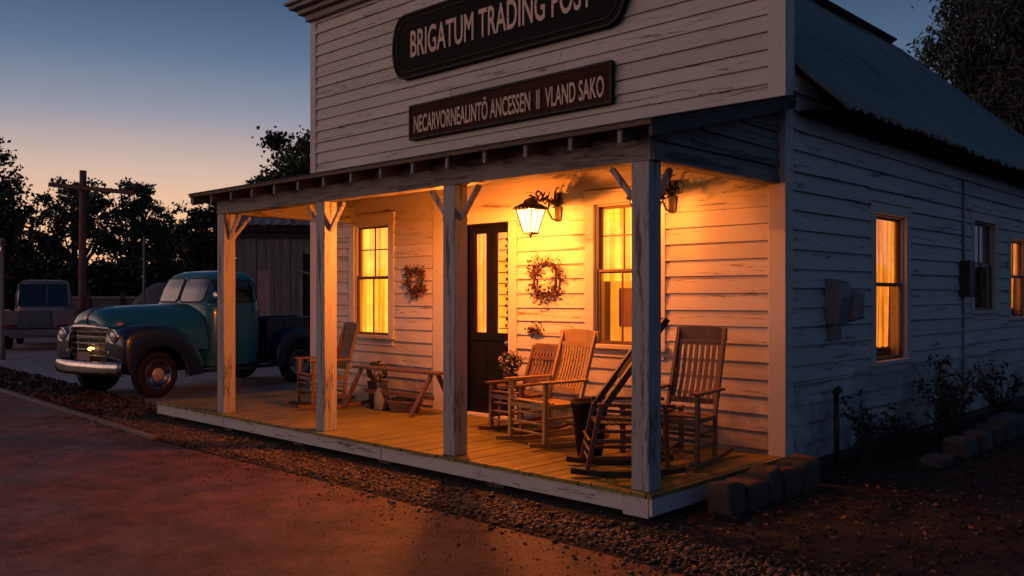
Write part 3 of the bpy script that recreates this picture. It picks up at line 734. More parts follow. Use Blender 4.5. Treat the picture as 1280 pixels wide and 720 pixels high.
# ---------------------------------------------------------------- lanterns
LT = (1., .23, .028)
def lantern():
    L = thing('wall_lantern', '', 'lantern', group='iron lanterns on the porch wall')
    # origin = centre of the glass; wall is at y = arm
    arm = .45
    def ring(hw, z): return [(-hw, -hw, z), (hw, -hw, z), (hw, hw, z), (-hw, hw, z)]
    g = MB(); vs = ring(.052, -.125) + ring(.105, .11); g.add(vs, [(0, 1, 5, 4), (1, 2, 6, 5), (2, 3, 7, 6), (3, 0, 4, 7)])
    g.build('glass', 'lamp_glass', L)
    f = MB()
    for sx, sy in ((-1, -1), (1, -1), (1, 1), (-1, 1)): f.bar((sx * .053, sy * .053, -.13), (sx * .108, sy * .108, .115), .012, .012)
    for sx, sy in ((0, -1), (1, 0), (0, 1), (-1, 0)): f.bar((sx * .054, sy * .054, -.13), (sx * .108, sy * .108, .115), .006, .006)
    for hw, z in ((.056, -.13), (.112, .115)):
        r_ = [V(p) for p in ring(hw, z)]
        for p, q in zip(r_, r_[1:] + r_[:1]): f.bar(p, q, .014, .014)
    f.box(-.05, .05, -.05, .05, -.145, -.131); f.tube([(0, 0, -.145), (0, 0, -.165), (0, 0, -.185)], [.02, .012, .003], 8)
    f.build('frame', 'iron', L)
    c = MB()
    lv = [(.135, .118), (.125, .135), (.075, .175), (.06, .18), (.045, .215), (.012, .235), (.018, .25), (.004, .275)]
    c.grid([ring(h_, z_) for h_, z_ in lv], closed=True); c.add(ring(.135, .117), [(0, 1, 2, 3)])
    for k in range(4):
        for j in range(5):
            q = (j - 2) * .05
            p = [(q, -.13), (.13, q), (q, .13), (-.13, q)][k]
            c.lathe([(.012, .11), (.016, .125), (.004, .15)], 6, Matrix.Translation((p[0], p[1], 0)))
    c.build('cap', 'iron', L)
    b = MB()
    b.tube([(0, 0, .20), (0, .05, .245), (0, .14, .215), (0, .24, .245), (0, .34, .21), (0, arm - .02, .19)], [.022, .02, .018, .02, .018, .02], 8)
    b.tube([(0, .20, .24), (0, .17, .30), (0, .11, .32), (0, .08, .28), (0, .11, .26)], .011, 8)
    for q in range(7): b.tube([(random.uniform(-.03, .03), .12 + q * .045, .23), (random.uniform(-.05, .05), .12 + q * .045 + random.uniform(-.02, .02), .23 + random.uniform(.05, .10))], [.012, .004], 5)
    b.tube([(0, arm - .02, .02), (0, .34, .04), (0, .27, .12), (0, .30, .22), (0, .37, .24), (0, .40, .19), (0, .36, .16)], .011, 8)
    b.tube([(0, .22, .31), (0, .18, .24), (0, .22, .19), (0, .27, .22), (0, .24, .26)], .009, 8)
    for sx in (-1, 1):
        b.tube([(0, arm - .05, .22), (sx * .06, arm - .05, .27), (sx * .10, arm - .05, .24), (sx * .09, arm - .05, .19), (sx * .05, arm - .05, .20)], .009, 8)
    b.tube([(0, arm - .04, .22), (0, arm - .06, .33), (.02, arm - .05, .38), (.05, arm - .05, .37)], [.012, .01, .008, .006], 8)
    b.build('bracket', 'iron', L, smooth=True)
    p = MB(); p.box(-.045, .045, arm - .022, arm - .0, .02, .33); p.build('wall_plate', 'iron', L, bevel=.01)
    return L
def lamp_light(loc, e, rad=.03):
    l = bpy.data.lights.new('lantern_flame', 'POINT'); l.energy = e; l.color = LT; l.shadow_soft_size = rad
    o = bpy.data.objects.new('lantern_flame', l); COL.objects.link(o); o.location = loc
LZ = 2.40
L1 = lantern(); L1.location = (-2.45, WY - .475, LZ); L1['label'] = 'lit iron lantern on a scrolled bracket just right of the black door'
L2 = thing('hanging_lantern', 'lit lantern hanging from the porch roof, hidden behind the post in front of the door', 'lantern', (-2.93, .8, 2.30))  # unseen lamp, hung well out from the wall to even the porch light
for ch in list(bpy.data.objects):
    if ch.parent == L1 and ch.name.split('.')[0] in ('glass', 'frame', 'cap'):
        c = ch.copy(); COL.objects.link(c); c.parent = L2
MB().tube([(0, 0, .27), (0, 0, .66)], .006, 6).build('chain', 'iron', L2)
L2.scale = (.72, .72, .8)
L3 = dup(L1, (-1.0, WY - .475, LZ), label='lit iron lantern almost hidden behind the right corner post')
for L, e in ((L1, 98), (L2, 820), (L3, 42)):
    lamp_light((L.location.x, L.location.y, L.location.z + .085), e, .075 if L is L2 else .03)

# ---------------------------------------------------------------- porch furniture
def rocker_arc(mb, x, y0, y1, k=.11, w=.032, h=.04, c=.02, base=.022):
    pts = [V((x, y0 + (y1 - y0) * j / 12, 0)) for j in range(13)]
    for p in pts: p.z = base + k * (p.y - c) ** 2 * 1.6
    for p, q in zip(pts, pts[1:]): mb.bar(p, q + (q - p) * .03, w, h)
def chair(label, wood, lean=.22, top=1.1, width=.50, nsl=9, arm=.60, crest=None, seatwood=None):
    T = thing('rocking_chair', label, 'rocking chair', group='rocking chairs on the porch')
    hw = width / 2
    for s in (-1, 1):
        mb = MB(); rocker_arc(mb, s * hw, -.42, .52); mb.build('rocker', wood, T, bevel=.003)
        mb = MB(); mb.bar((s * hw, -.24, .045), (s * hw, -.23, arm), .038, .04, (0, 1, 0)); mb.build('leg', wood, T, bevel=.004)
        mb = MB(); p0 = V((s * (hw - .02), .17, .035)); p1 = V((s * (hw - .025), .20, .42)); p2 = V((s * (hw - .03), .20 + lean, top))
        mb.bar(p0, p1, .036, .036, (0, 1, 0)); mb.bar(p1 - V((0, 0, .008)), p2, .034, .036, (0, 1, 0)); mb.build('back_post', wood, T, bevel=.004)
        mb = MB(); yb = .20 + lean * (arm - .42) / (top - .42)
        mb.prism([(-.29, 0), (-.30, .022), (yb, .024), (yb, 0)], -.038, .038, Matrix.Translation((s * (hw + .005), 0, arm)) @ Matrix.Rotation(R(90), 4, 'Z')); mb.build('armrest', wood, T, bevel=.005)
        for z_ in (.16, .27): MB().tube([(s * hw, -.235, z_), (s * (hw - .02), .18, z_)], .012, 8).build('stretcher', wood, T, smooth=True)
    for y_, z_ in ((-.235, .13), (-.235, .22), (-.235, .31), (.18, .2)): MB().tube([(-hw, y_, z_), (hw, y_, z_)], .013, 8).build('rung', wood, T, smooth=True)
    mb = MB()
    for k in range(9):
        y = -.26 + k * .052; z = .40 + .012 * math.cos(k * .7) - .004 * k + .02
        mb.box(-hw + .02, hw - .02, y, y + .044, z - .014, z)
    mb.box(-hw, -hw + .03, -.25, .19, .36, .40); mb.box(hw - .03, hw, -.25, .19, .36, .40); mb.box(-hw + .03, hw - .03, -.25, -.22, .35, .395)
    mb.build('seat', seatwood or wood, T, bevel=.003)
    mb = MB(); at = lambda x, z, o=0: (x, .205 + lean * (z - .42) / (top - .42) + o, z)
    mb.bar(at(-hw + .03, .50), at(hw - .03, .50), .02, .05); mb.bar(at(-hw + .03, top - .13), at(hw - .03, top - .13), .02, .04)
    for k in range(nsl):
        x = -hw + .06 + (width - .12) * k / (nsl - 1)
        zz = [.50, .62, .76, .90, top - .13]; b_ = [0, .018, .022, .008, 0]
        pt = [V(at(x, z, o)) for z, o in zip(zz, b_)]
        for p, q in zip(pt, pt[1:]): mb.bar(p, q, (width - .12) / (nsl - 1) * .58, .012, (0, 1, 0))
    mb.build('backrest', wood, T)
    mb = MB(); e = .03 if crest else 0
    pts = []
    for j in range(9):
        f = j / 8; x = (-hw - e + .015) + (width + 2 * e - .03) * f; pts.append((x, top + .0 + .022 * math.sin(f * math.pi)))
    poly = [(x, z) for x, z in pts] + [(pts[-1][0], top - .11), (pts[0][0], top - .11)]
    mb.prism(poly, -.014, .014, Matrix.Translation((0, .20 + lean + (-.004), 0))); 
    mb.build('top_rail', wood, T, bevel=.004)
    return T
A = chair('pale wooden rocking chair with broad slatted back, standing right of the black door', 'chair_pale', top=1.07, width=.56, nsl=11, lean=.20, crest=True)
A.location = (-1.86, 1.02, PD); A.rotation_euler.z = R(-12)
C_ = chair('tall brown rocking chair between the corner post and the wall corner', 'chair_mid', top=1.13, width=.50, nsl=8, lean=.24)
C_.location = (-.42, 1.12, PD); C_.rotation_euler.z = R(8)
E = chair('brown rocking chair turned sideways at the far left end of the porch', 'chair_mid', top=1.05, width=.52, nsl=9, lean=.18)
E.location = (-5.74, 1.12, PD); E.rotation_euler.z = R(-14)
A2 = chair('small dark-slatted rocking chair tucked behind the pale one beside the door', 'chair_mid', top=.88, width=.46, nsl=8, lean=.16, arm=.5)
A2.location = (-2.52, 1.38, PD); A2.rotation_euler.z = R(-4)
# dark reclining rocker
B = thing('reclining_rocker', 'dark reclining wooden rocker half hidden behind the right corner post', 'rocking chair', (-.56, .40, PD), R(-46), group='rocking chairs on the porch')
for s in (-.25, .25):
    mb = MB(); rocker_arc(mb, s, -.40, .50, w=.036, h=.045); mb.build('rocker', 'chair_dark', B, bevel=.003)
    MB().bar((s, -.27, .05), (s, -.16, .56), .036, .04, (1, 0, 0)).build('leg', 'chair_red', B, bevel=.003); MB().bar((s, .36, .06), (s, .34, .55), .034, .04, (1, 0, 0)).build('leg', 'chair_red', B, bevel=.003)
    mb = MB(); mb.bar((s * .9, -.17, .50), (s * .9, .36, 1.24), .05, .075, (1, 0, 0)); mb.build('back_post', 'chair_dark', B, bevel=.006)
    mb = MB(); mb.bar((s, -.19, .565), (s, .42, .555), .05, .025); mb.build('armrest', 'chair_red', B, bevel=.003)
    for p_, q_ in (((s, -.2, .46), (s, .36, .43)), ((s, -.24, .28), (s, .35, .28)), ((s, -.25, .15), (s, .36, .15))): MB().bar(p_, q_, .02, .028).build('stretcher', 'chair_red', B, bevel=.003)
for y_, z_ in ((-.25, .12), (-.25, .2), (-.25, .28), (.36, .2)): MB().tube([(-.25, y_, z_), (.25, y_, z_)], .012, 8).build('rung', 'chair_dark', B)
mb = MB()
for k in range(10): mb.box(-.22, .22, -.20 + k * .055, -.155 + k * .055, .40, .416)
mb.build('seat', 'chair_dark', B)
mb = MB()
for k in range(7):
    x = -.18 + k * .06; mb.bar((x, .02, .75), (x, .33, 1.19), .03, .012, (1, 0, 0))
mb.bar((-.22, .34, 1.21), (.22, .34, 1.21), .03, .07); mb.build('backrest', 'chair_dark', B)
# black pot
mb = MB(); mb.lathe([(.0, 0), (.105, 0), (.115, .03), (.155, .40), (.17, .44), (.175, .49), (.155, .49), (.145, .44), (.0, .43)], 28)
K = mb.build('planter_pot', 'black', loc=(-1.15, .78, PD), smooth=True); tag(K, 'tall black planter pot standing between the pale chair and the dark rocker', 'pot')
# low slatted table between B and C
T = thing('low_table', 'low slatted wooden side table behind the right corner post', 'table', (-.86, 1.32, PD), R(10))
mb = MB()
for k in range(6): mb.box(-.24, .24, -.2 + k * .068, -.145 + k * .068, .40, .42)
mb.build('tabletop', 'chair_mid', T, bevel=.003)
for sx in (-1, 1):
    for sy in (-1, 1): MB().box(sx * .21 - .02, sx * .21 + .02, sy * .17 - .02, sy * .17 + .02, 0, .399).build('leg', 'chair_mid', T, bevel=.003)
mb = MB(); mb.box(-.19, .19, -.19, -.17, .30, .36); mb.box(-.19, .19, .17, .19, .30, .36); mb.box(-.19, .19, -.18, -.165, .12, .15); mb.build('apron', 'chair_mid', T)
# left trestle bench
T = thing('trestle_bench', 'low trestle bench with splayed legs under the left window', 'bench', (-4.62, 1.42, PD), R(2))
mb = MB(); mb.box(-.78, .78, -.09, .09, .50, .53); mb.build('plank', 'chair_red', T, bevel=.005)
for sx in (-1, 1):
    for sy in (-1, 1):
        mb = MB(); mb.bar((sx * (.64 + (.0 if sx < 0 else .0)), sy * .05, .50), (sx * (.62 + .18 * sy * sx), sy * .2, .0), .05, .035, (0, 1, 0)); mb.build('leg', 'chair_red', T, bevel=.004)
mb = MB(); mb.bar((-.62, 0, .22), (.62, 0, .22), .03, .05); mb.build('stretcher', 'chair_red', T)
# firewood basket under bench
T = thing('log_basket', 'wicker basket of split logs under the trestle bench', 'basket', (-4.62, 1.52, PD)); T.scale = (.8, .8, .8)
mb = MB()
for k in range(7):
    z = .015 + k * .026; r = .16 + .012 * k
    mb.tube([(r * math.cos(a_ * .3927) * 1.5, r * math.sin(a_ * .3927), z) for a_ in range(17)], .012, 6, cap=False)
mb.build('wicker', 'chair_mid', T, smooth=True)
mb = MB()
for k in range(8):
    x = -.16 + (k % 4) * .10; z = .10 + (k // 4) * .08
    mb.tube([(x, -.13, z + random.uniform(-.01, .02)), (x + random.uniform(-.03, .03), .13, z + random.uniform(-.01, .02))], .038, 7)
mb.build('logs', 'bark', T)
T = thing('milk_can', 'small dull metal can on the porch floor beside the log basket', 'can', (-4.98, 1.45, PD))
mb = MB(); mb.lathe([(0, 0), (.09, 0), (.095, .02), (.095, .2), (.055, .26), (.055, .30), (.07, .31), (.07, .33), (0, .33)], 20); mb.build('can', 'meter', T, smooth=True)
mb = MB(); mb.tube([(-.095, 0, .17), (-.13, 0, .2), (-.12, 0, .24), (-.08, 0, .235)], .007, 6); mb.tube([(.095, 0, .17), (.13, 0, .2), (.12, 0, .24), (.08, 0, .235)], .007, 6); mb.build('handle', 'meter', T)
# flower stand beside door
T = thing('potted_flowers', 'small pot of pale flowers on a stool left of the pale rocking chair', 'flowers', (-2.86, 1.55, PD))
mb = MB(); mb.lathe([(0, .42), (.15, .42), (.15, .45), (0, .45)], 20)
for k in range(3): mb.tube([(.10 * math.cos(k * 2.1), .10 * math.sin(k * 2.1), .42), (.14 * math.cos(k * 2.1), .14 * math.sin(k * 2.1), 0)], .016, 8)
mb.build('stool', 'chair_mid', T, smooth=False)
mb = MB(); mb.lathe([(0, .451), (.055, .451), (.08, .56), (.085, .57), (.07, .57), (0, .56)], 18); mb.build('pot', 'stone', T, smooth=True)
P = rng.normal(0, 1, (260, 3)); P /= np.linalg.norm(P, axis=1)[:, None]; P = P * rng.uniform(.3, 1, (260, 1)) * [.12, .12, .11] + [0, 0, .68]
leaves(P, .03, 'foliage', 'leaf_bush', parent=T)
P = rng.normal(0, 1, (110, 3)); P /= np.linalg.norm(P, axis=1)[:, None]; P = P * [.12, .12, .12] + [0, 0, .70]
leaves(P, .032, 'blossom', 'petal', 1.1, parent=T)
# extra potted flowers at left chair
T = thing('potted_flowers', 'pot of white flowers behind the left rocking chair', 'flowers', (-5.28, 1.62, PD))
mb = MB(); mb.lathe([(0, 0), (.10, 0), (.13, .3), (.14, .32), (.12, .32), (0, .30)], 18); mb.build('pot', 'stone', T, smooth=True)
P = rng.normal(0, 1, (160, 3)); P /= np.linalg.norm(P, axis=1)[:, None]; P = P * [.13, .13, .12] + [0, 0, .45]
leaves(P, .035, 'foliage', 'leaf_bush', parent=T)
P = rng.normal(0, 1, (60, 3)); P /= np.linalg.norm(P, axis=1)[:, None]; P = P * [.13, .13, .12] + [0, 0, .47]
leaves(P, .035, 'blossom', 'petal', 1.1, parent=T)

# wreaths
def wreath(loc, label, r, square):
    T = thing('wreath', label, 'wreath', loc)
    mb = MB(); pts = []
    for k in range(25):
        th = k / 24 * 2 * math.pi; q = r * .75 * (1 + (.18 * abs(math.sin(2 * th)) if square else 0) + .06 * math.sin(5 * th)); pts.append((q * math.cos(th), -.03, q * math.sin(th)))
    mb.tube(pts, .016, 7, cap=False)
    for k in range(44):
        th = random.uniform(0, 6.28); q = r * .75
        p = V((q * math.cos(th), -.03, q * math.sin(th))); d = V((math.cos(th + random.uniform(-1, 1)), random.uniform(-.3, .1), math.sin(th + random.uniform(-1, 1))))
        mb.tube([p, p + d * r * .28, p + d * r * .58 + V((0, 0, .01))], [.005, .004, .002], 5)
    mb.build('twig_ring', 'bark', T, smooth=True)
    n = 260; th = rng.uniform(0, 2 * math.pi, n)
    if square: th = np.where(rng.random(n) < .8, rng.choice([.75, 2.4, 2.9, .15, 3.7, 4.2, 4.7, 5.2, 5.7], n) + rng.normal(0, .12, n), th)
    else: th = np.where(rng.random(n) < .75, rng.choice([2.4, .8, 3.3, 4.6, 5.0, 5.7], n) + rng.normal(0, .14, n), th)
    q = r * (.82 + rng.normal(0, .22, n)); q[:60] *= 1.15
    P = np.stack([q * np.cos(th), -.04 + rng.normal(0, .018, n), q * np.sin(th)], 1)
    leaves(P, .034, 'leaves', 'leaf_dry', 1.3, parent=T); leaves(P[:45] + [0, -.02, 0], .03, 'blossom', 'petal_red', 1., parent=T)
    return T
wreath((-4.80, WY - .03, 1.80), 'round twig wreath with dark leaves on the wall between left window and door', .17, False)
wreath((-2.62, WY - .03, 1.80), 'larger squarish leafy wreath on the wall below the lit lantern', .21, True)
T = thing('dried_bunch', 'small dark bunch of dried flowers on the wall above the small chair', 'dried flowers', (-2.77, WY - .03, 1.20))
mb = MB()
for k in range(12):
    a_ = random.uniform(-1.4, 1.4); mb.tube([(0, -.01, 0), (.1 * math.sin(a_), -.03, .07 * math.cos(a_))], .003, 5)
mb.build('stems', 'bark', T)
leaves(rng.normal(0, 1, (70, 3)) * [.055, .012, .03] + [0, -.03, .03], .03, 'leaves', 'leaf_dry', parent=T)
T = thing('hanging_plant', 'small dark dried plant hanging under the beam left of the second post from right', 'plant', (-2.42, .30, 2.30))
mb = MB(); mb.tube([(0, 0, .02), (0, 0, .36)], .004, 5); mb.build('cord', 'iron', T)
leaves(rng.normal(0, 1, (140, 3)) * [.035, .035, .05] + [0, 0, -.03], .03, 'foliage', 'leaf_dry', parent=T)

# ---------------------------------------------------------------- side wall things
T = thing('meter_box', 'grey electric meter box with sloped hood left of the lit side window', 'meter box', (WX1 + .02, 2.80, 1.34))
mb = MB(); mb.prism([(0, .02), (.13, .0), (.17, .26), (.15, .40), (0, .44)], -.13, .13); mb.build('box', 'meter', T, bevel=.012)
mb = MB(); mb.prism([(0, 0.0), (.21, .06), (.22, .30), (0, .34)], .131, .30); mb.build('hood', 'meter', T, bevel=.01)
mb = MB(); mb.box(.0, .09, -.06, .06, -.14, .0); mb.build('outlet', 'meter', T, bevel=.008)
T = thing('gas_pipe', 'dark upright pipe stub with elbow low on the side wall', 'pipe', (WX1 + .12, 2.72, 0))
mb = MB(); mb.tube([(0, 0, -.02), (0, 0, .70)], .026, 10); mb.tube([(0, -.02, .71), (0, .03, .73), (-.02, .12, .73)], .032, 10); mb.build('pipe', 'iron', T, smooth=True)
T = thing('conduit_meter', 'narrow dark meter with thin vertical conduit left of the dark side window', 'meter', (WX1 + .03, 6.72, 0))
mb = MB(); mb.tube([(0.01, 0, 0), (.01, 0, 1.60)], .016, 8); mb.tube([(.01, 0, 2.05), (.01, 0, 3.1)], .016, 8); mb.build('conduit', 'meter', T, smooth=True)
mb = MB(); mb.box(0, .12, -.11, .11, 1.60, 2.06); mb.build('box', 'iron', T, bevel=.01)
mb = MB(); mb.box(0, .05, .16, .34, 1.66, 1.98); mb.build('panel', 'meter', T, bevel=.006)

def block(loc, sx, sy, sz, label, mat, rz, grp):
    mb = MB(); n = 5; P = []
    import bmesh
    bm = bmesh.new(); bmesh.ops.create_cube(bm, size=1); bmesh.ops.subdivide_edges(bm, edges=bm.edges, cuts=4, use_grid_fill=True)
    me = bpy.data.meshes.new('stone'); skew = [random.uniform(-.12, .12) for _ in range(4)]
    for v in bm.verts:
        d = v.co.copy(); l = max(abs(d.x), abs(d.y), abs(d.z)); rr = V((d.x, d.y, d.z)).normalized() * .5
        v.co = d * .93 + rr * .07 + V((random.gauss(0, .022), random.gauss(0, .022), random.gauss(0, .02))); v.co.x += skew[0] * d.z; v.co.y += skew[1] * d.z; v.co.z += skew[2] * d.y + skew[3] * d.x
        v.co = V((v.co.x * sx, v.co.y * sy, (v.co.z + .40) * sz))
    bm.to_mesh(me); bm.free(); me.materials.append(M[mat])
    me.polygons.foreach_set('use_smooth', [True] * len(me.polygons))
    o = bpy.data.objects.new('edging_stone', me); COL.objects.link(o); o.location = loc; o.rotation_euler.z = rz
    md = o.modifiers.new('sub', 'SUBSURF'); md.levels = md.render_levels = 1
    return tag(o, label, 'stone', grp)
lab = ['rough stone block nearest the corner post, first of the row by the porch', 'second stone block from the corner post in the row by the porch', 'middle stone block of the five beside the porch',
       'fourth stone block from the corner post beside the porch', 'stone block nearest the house corner in the row beside the porch']
for k, (y, sx, sy, sz) in enumerate([(.50, .20, .27, .26), (.82, .24, .31, .23), (1.10, .22, .22, .28), (1.36, .25, .26, .25), (1.68, .26, .31, .28)]):
    block((.36 + .02 * random.random(), y, 0), sx, sy, sz, lab[k], 'stone', R(random.uniform(-7, 7)), 'stone blocks beside the porch')
lab = ['flat pale stone at near end of the flower bed edging', 'low pale stone second along the flower bed edging', 'third stone along the flower bed edging below the dark shrub',
       'fourth stone along the bed edging right of the dark shrub', 'fifth taller stone along the bed edging', 'last stone in view along the bed edging']
for k, (y, sx, sy, sz) in enumerate([(3.55, .22, .5, .10), (4.25, .24, .50, .20), (4.85, .24, .34, .20), (5.25, .24, .3, .23), (5.62, .24, .28, .28), (6.1, .24, .4, .26)]):
    block((.86 + .03 * random.random(), y, 0), sx, sy, sz, lab[k], 'stone_grey', R(random.uniform(-6, 6)), 'stones edging the side bed')

def stems(T, n, h, spread, r, mat, leafn=0, leafs=.05, seed=1, lmat='leaf_bush', droop=.3):
    rr = random.Random(seed); mb = MB(); L = []
    for k in range(n):
        a_ = rr.uniform(0, 6.28); s_ = rr.uniform(.1, 1) * spread; hh = h * rr.uniform(.6, 1.05)
        pts = [V((0.04 * math.cos(a_), .04 * math.sin(a_), 0))]
        for j in range(1, 6):
            f = j / 5; pts.append(V((s_ * math.cos(a_) * f ** 1.3, s_ * math.sin(a_) * f ** 1.3, hh * (f - droop * f ** 3 * s_ / max(spread, .01) * .5))))
        mb.tube(pts, [r * (1 - j / 5.6) for j in range(6)], 5)
        for q in range(leafn):
            f = rr.uniform(.3, 1); i = min(int(f * 5), 4); L.append(list(pts[i].lerp(pts[i + 1], f * 5 - i) + V((rr.gauss(0, .02), rr.gauss(0, .02), rr.gauss(0, .02)))))
    mb.build('stem', mat, T)
    if L: leaves(np.array(L), leafs, 'foliage', lmat, 2.6, parent=T)
T = thing('shrub', 'spiky dark shrub against the side wall right of the lit window', 'shrub', (.55, 4.95, 0)); stems(T, 52, 1.0, .6, .006, 'bark', 9, .035, 3)
T = thing('shrub', 'small leafy shrub below and left of the lit side window', 'shrub', (.42, 3.02, 0)); stems(T, 16, .78, .26, .005, 'bark', 10, .035, 5)
T = thing('shrub', 'low dark shrub at the right edge along the side wall', 'shrub', (.60, 6.7, 0)); stems(T, 36, .85, .55, .006, 'bark', 9, .035, 9)
T = thing('shrub', 'low creeping plant at the foot of the side wall near the corner', 'shrub', (.45, 3.75, 0)); stems(T, 28, .42, .5, .005, 'bark', 9, .035, 11)

# ---------------------------------------------------------------- the teal truck
def sup(x, a, b, n): return b * max(0., 1 - min(1., abs(x / a)) ** n) ** (1 / n)
def wheel(parent, x, y, side, r=.37):
    w_ = MB(); mt = Matrix.Translation((x, y, r)) @ Matrix.Rotation(R(-90 * side), 4, 'X')
    w_.lathe([(r * .60, -.09), (r * .9, -.095), (r * .985, -.07), (r, -.03), (r, .03), (r * .985, .07), (r * .9, .095), (r * .62, .09), (r * .60, .06)], 40, mt)
    T_ = w_.build('wheel', 'tyre', parent, smooth=True)
    q = MB(); q.lathe([(r * .62, .02), (r * .63, .085), (r * .58, .075), (r * .52, .03), (r * .30, .045), (.05, .05)], 32, mt); q.build('rim', 'steel_dark', T_, smooth=True)
    q = MB(); q.lathe([(r * .36, .045), (r * .36, .06), (r * .30, .085), (r * .18, .098), (.001, .102)], 28, mt); q.build('hubcap', 'hub', T_, smooth=True)
    q = MB(); q.lathe([(r * .60, .088), (r * .61, .095), (r * .63, .095), (r * .64, .088)], 32, mt); q.build('trim_ring', 'chrome', T_, smooth=True)
    return T_
def teal_truck(T):
    # hood
    P = []
    st = [(.67, .27, 1.22), (.66, .38, 1.30), (.58, .48, 1.375), (.42, .55, 1.415), (.18, .61, 1.44), (-.15, .67, 1.455), (-.5, .73, 1.465), (-.97, .80, 1.475)]
    st = [(.66, .22, .98, 1.16)] + [(a, b, .98 - .02 * i, c) for i, (a, b, c) in enumerate(st)]
    for (x, hw, zb, zt) in st:
        row = []
        for j in range(21):
            y = hw * math.sin((j / 20 - .5) * math.pi); zb = 1.235 if x > .4 else zb; z = zb - .12 + (zt - zb + .12) * max(0, 1 - abs(y / hw) ** 2.6) ** (1 / 2.6)
            row.append((x, y, z))
        P.append(row)
    mb = MB().grid(P); mb.build('hood', 'teal', T, smooth=True)
    mb = MB(); mb.tube([(.66, 0, 1.10), (.68, 0, 1.24), (.66, 0, 1.32), (.58, 0, 1.385), (.42, 0, 1.425), (.2, 0, 1.448)], [.012, .018, .016, .012, .01, .006], 8)
    mb.tube([(-.97, .6, 1.4), (-.93, .765, 1.36), (-.92, .79, 1.2)], .006, 6); mb.build('hood_trim', 'chrome', T, smooth=True)
    # cab
    XR = -2.22
    def ring(z):
        # front x, rear x, half width
        tb = [(.42, -.93, XR, .80), (.7, -.93, XR, .835), (1.1, -.94, XR, .84), (1.42, -.95, XR, .82), (1.47, -.97, XR, .81), (1.75, -1.08, XR + .02, .755), (1.90, -1.16, XR + .05, .70), (1.97, -1.25, XR + .12, .63), (2.02, -1.38, XR + .24, .52), (2.045, -1.6, XR + .45, .28)]
        for (z0, *a), (z1, *b) in zip(tb, tb[1:]):
            if z <= z1: f = max(0, (z - z0) / (z1 - z0)); return [p + (q - p) * f for p, q in zip(a, b)]
        return list(tb[-1][1:])
    def surf(th, z, off=0., n=4.2):
        xf, xr, hw = ring(z); cx = (xf + xr) / 2; a = (xf - xr) / 2 + off; b = hw + off
        c, s_ = math.cos(th), math.sin(th)
        return (cx + a * math.copysign(abs(c) ** (2 / n), c), b * math.copysign(abs(s_) ** (2 / n), s_), z)
    zs = [.42, .55, .7, .9, 1.1, 1.3, 1.42, 1.46, 1.55, 1.65, 1.75, 1.83, 1.90, 1.94, 1.97, 2.0, 2.02, 2.035, 2.045]
    P = [[surf(2 * math.pi * k / 72, z) for k in range(72)] for z in zs]
    mb = MB().grid(P, closed=True); mb.add(P[-1], [tuple(range(72))]); cab = mb.build('cab', 'teal', T, smooth=True)
    def front_pt(y, z, off):
        xf, xr, hw = ring(z); n = 4.2; cx = (xf + xr) / 2; a = (xf - xr) / 2 + off; b = hw + off
        return (cx + a * max(0, 1 - abs(y / b) ** n) ** (1 / n), y, z)
    def rear_pt(y, z, off):
        xf, xr, hw = ring(z); n = 4.2; cx = (xf + xr) / 2; a = (xf - xr) / 2 + off; b = hw + off
        return (cx - a * max(0, 1 - abs(y / b) ** n) ** (1 / n), y, z)
    def side_pt(x, z, off, s):
        xf, xr, hw = ring(z); n = 4.2; cx = (xf + xr) / 2; a = (xf - xr) / 2 + off; b = hw + off
        return (x, s * b * max(0, 1 - abs((x - cx) / a) ** n) ** (1 / n), z)
    def panel(fn, u0, u1, z0, z1, off, rnd=.06, nu=14, nz=10, slant=0):
        P = []
        for i in range(nz + 1):
            z = z0 + (z1 - z0) * i / nz
            e = min(z - z0, z1 - z); ins = rnd - math.sqrt(max(0, rnd * rnd - (rnd - min(e, rnd)) ** 2)) if e < rnd else 0
            a, b = u0 + ins + slant * (i / nz), u1 - ins
            P.append([fn(a + (b - a) * j / nu, z, off) for j in range(nu + 1)])
        return P
    def outline(P, w_, mb, lift=0):
        lo = P[0] + [r_[-1] for r_ in P[1:-1]] + P[-1][::-1] + [r_[0] for r_ in P[1:-1]][::-1]
        lo = [V(p) for p in lo]
        pts = [lo[0]]
        for p in lo[1:]:
            if (p - pts[-1]).length > .004: pts.append(p)
        pts.append(pts[0]); mb.tube(pts, w_, 6, cap=False)
    rub = MB()
    for s in (-1, 1):
        P = panel(front_pt, min(s * .03, s * .60), max(s * .03, s * .60), 1.50, 1.90, .012)
        MB().grid(P).build('windshield', 'windshield', T, smooth=True); outline(P, .010, rub)
    P = panel(rear_pt, -.42, .42, 1.55, 1.86, .008); MB().grid(P).build('rear_window', 'carglass', T, smooth=True); outline(P, .010, rub)
    for s in (-1, 1):
        f = lambda x, z, off: side_pt(x, z, off, s)
        P = panel(f, -2.02, -1.16, 1.49, 1.88, .006, slant=0.0, rnd=.09)
        for i, row in enumerate(P):                    # slanted front pillar
            z = row[0][2]; x1 = -1.10 - .12 * (z - 1.49) / .39; x0 = row[0][0]
            P[i] = [f(x0 + (x1 - x0) * j / (len(row) - 1), z, .006) for j in range(len(row))]
        MB().grid(P).build('side_window', 'carglass', T, smooth=True); outline(P, .009, rub)
        # door seams
        d = MB(); sm_ = []
        for z in (.50, .8, 1.1, 1.44): sm_.append(V(f(-1.02, z, .001)))
        for z in (1.44, 1.65, 1.88): sm_.append(V(f(-1.05 - .14 * (z - 1.44) / .44, z, .001)))
        top = [V(f(x, 1.91, .001)) for x in (-1.25, -1.6, -2.0)]; bk = [V(f(-2.08, z, .001)) for z in (1.85, 1.44, 1.1, .8, .5)]; bt = [V(f(x, .49, .001)) for x in (-2.0, -1.5, -1.02)]
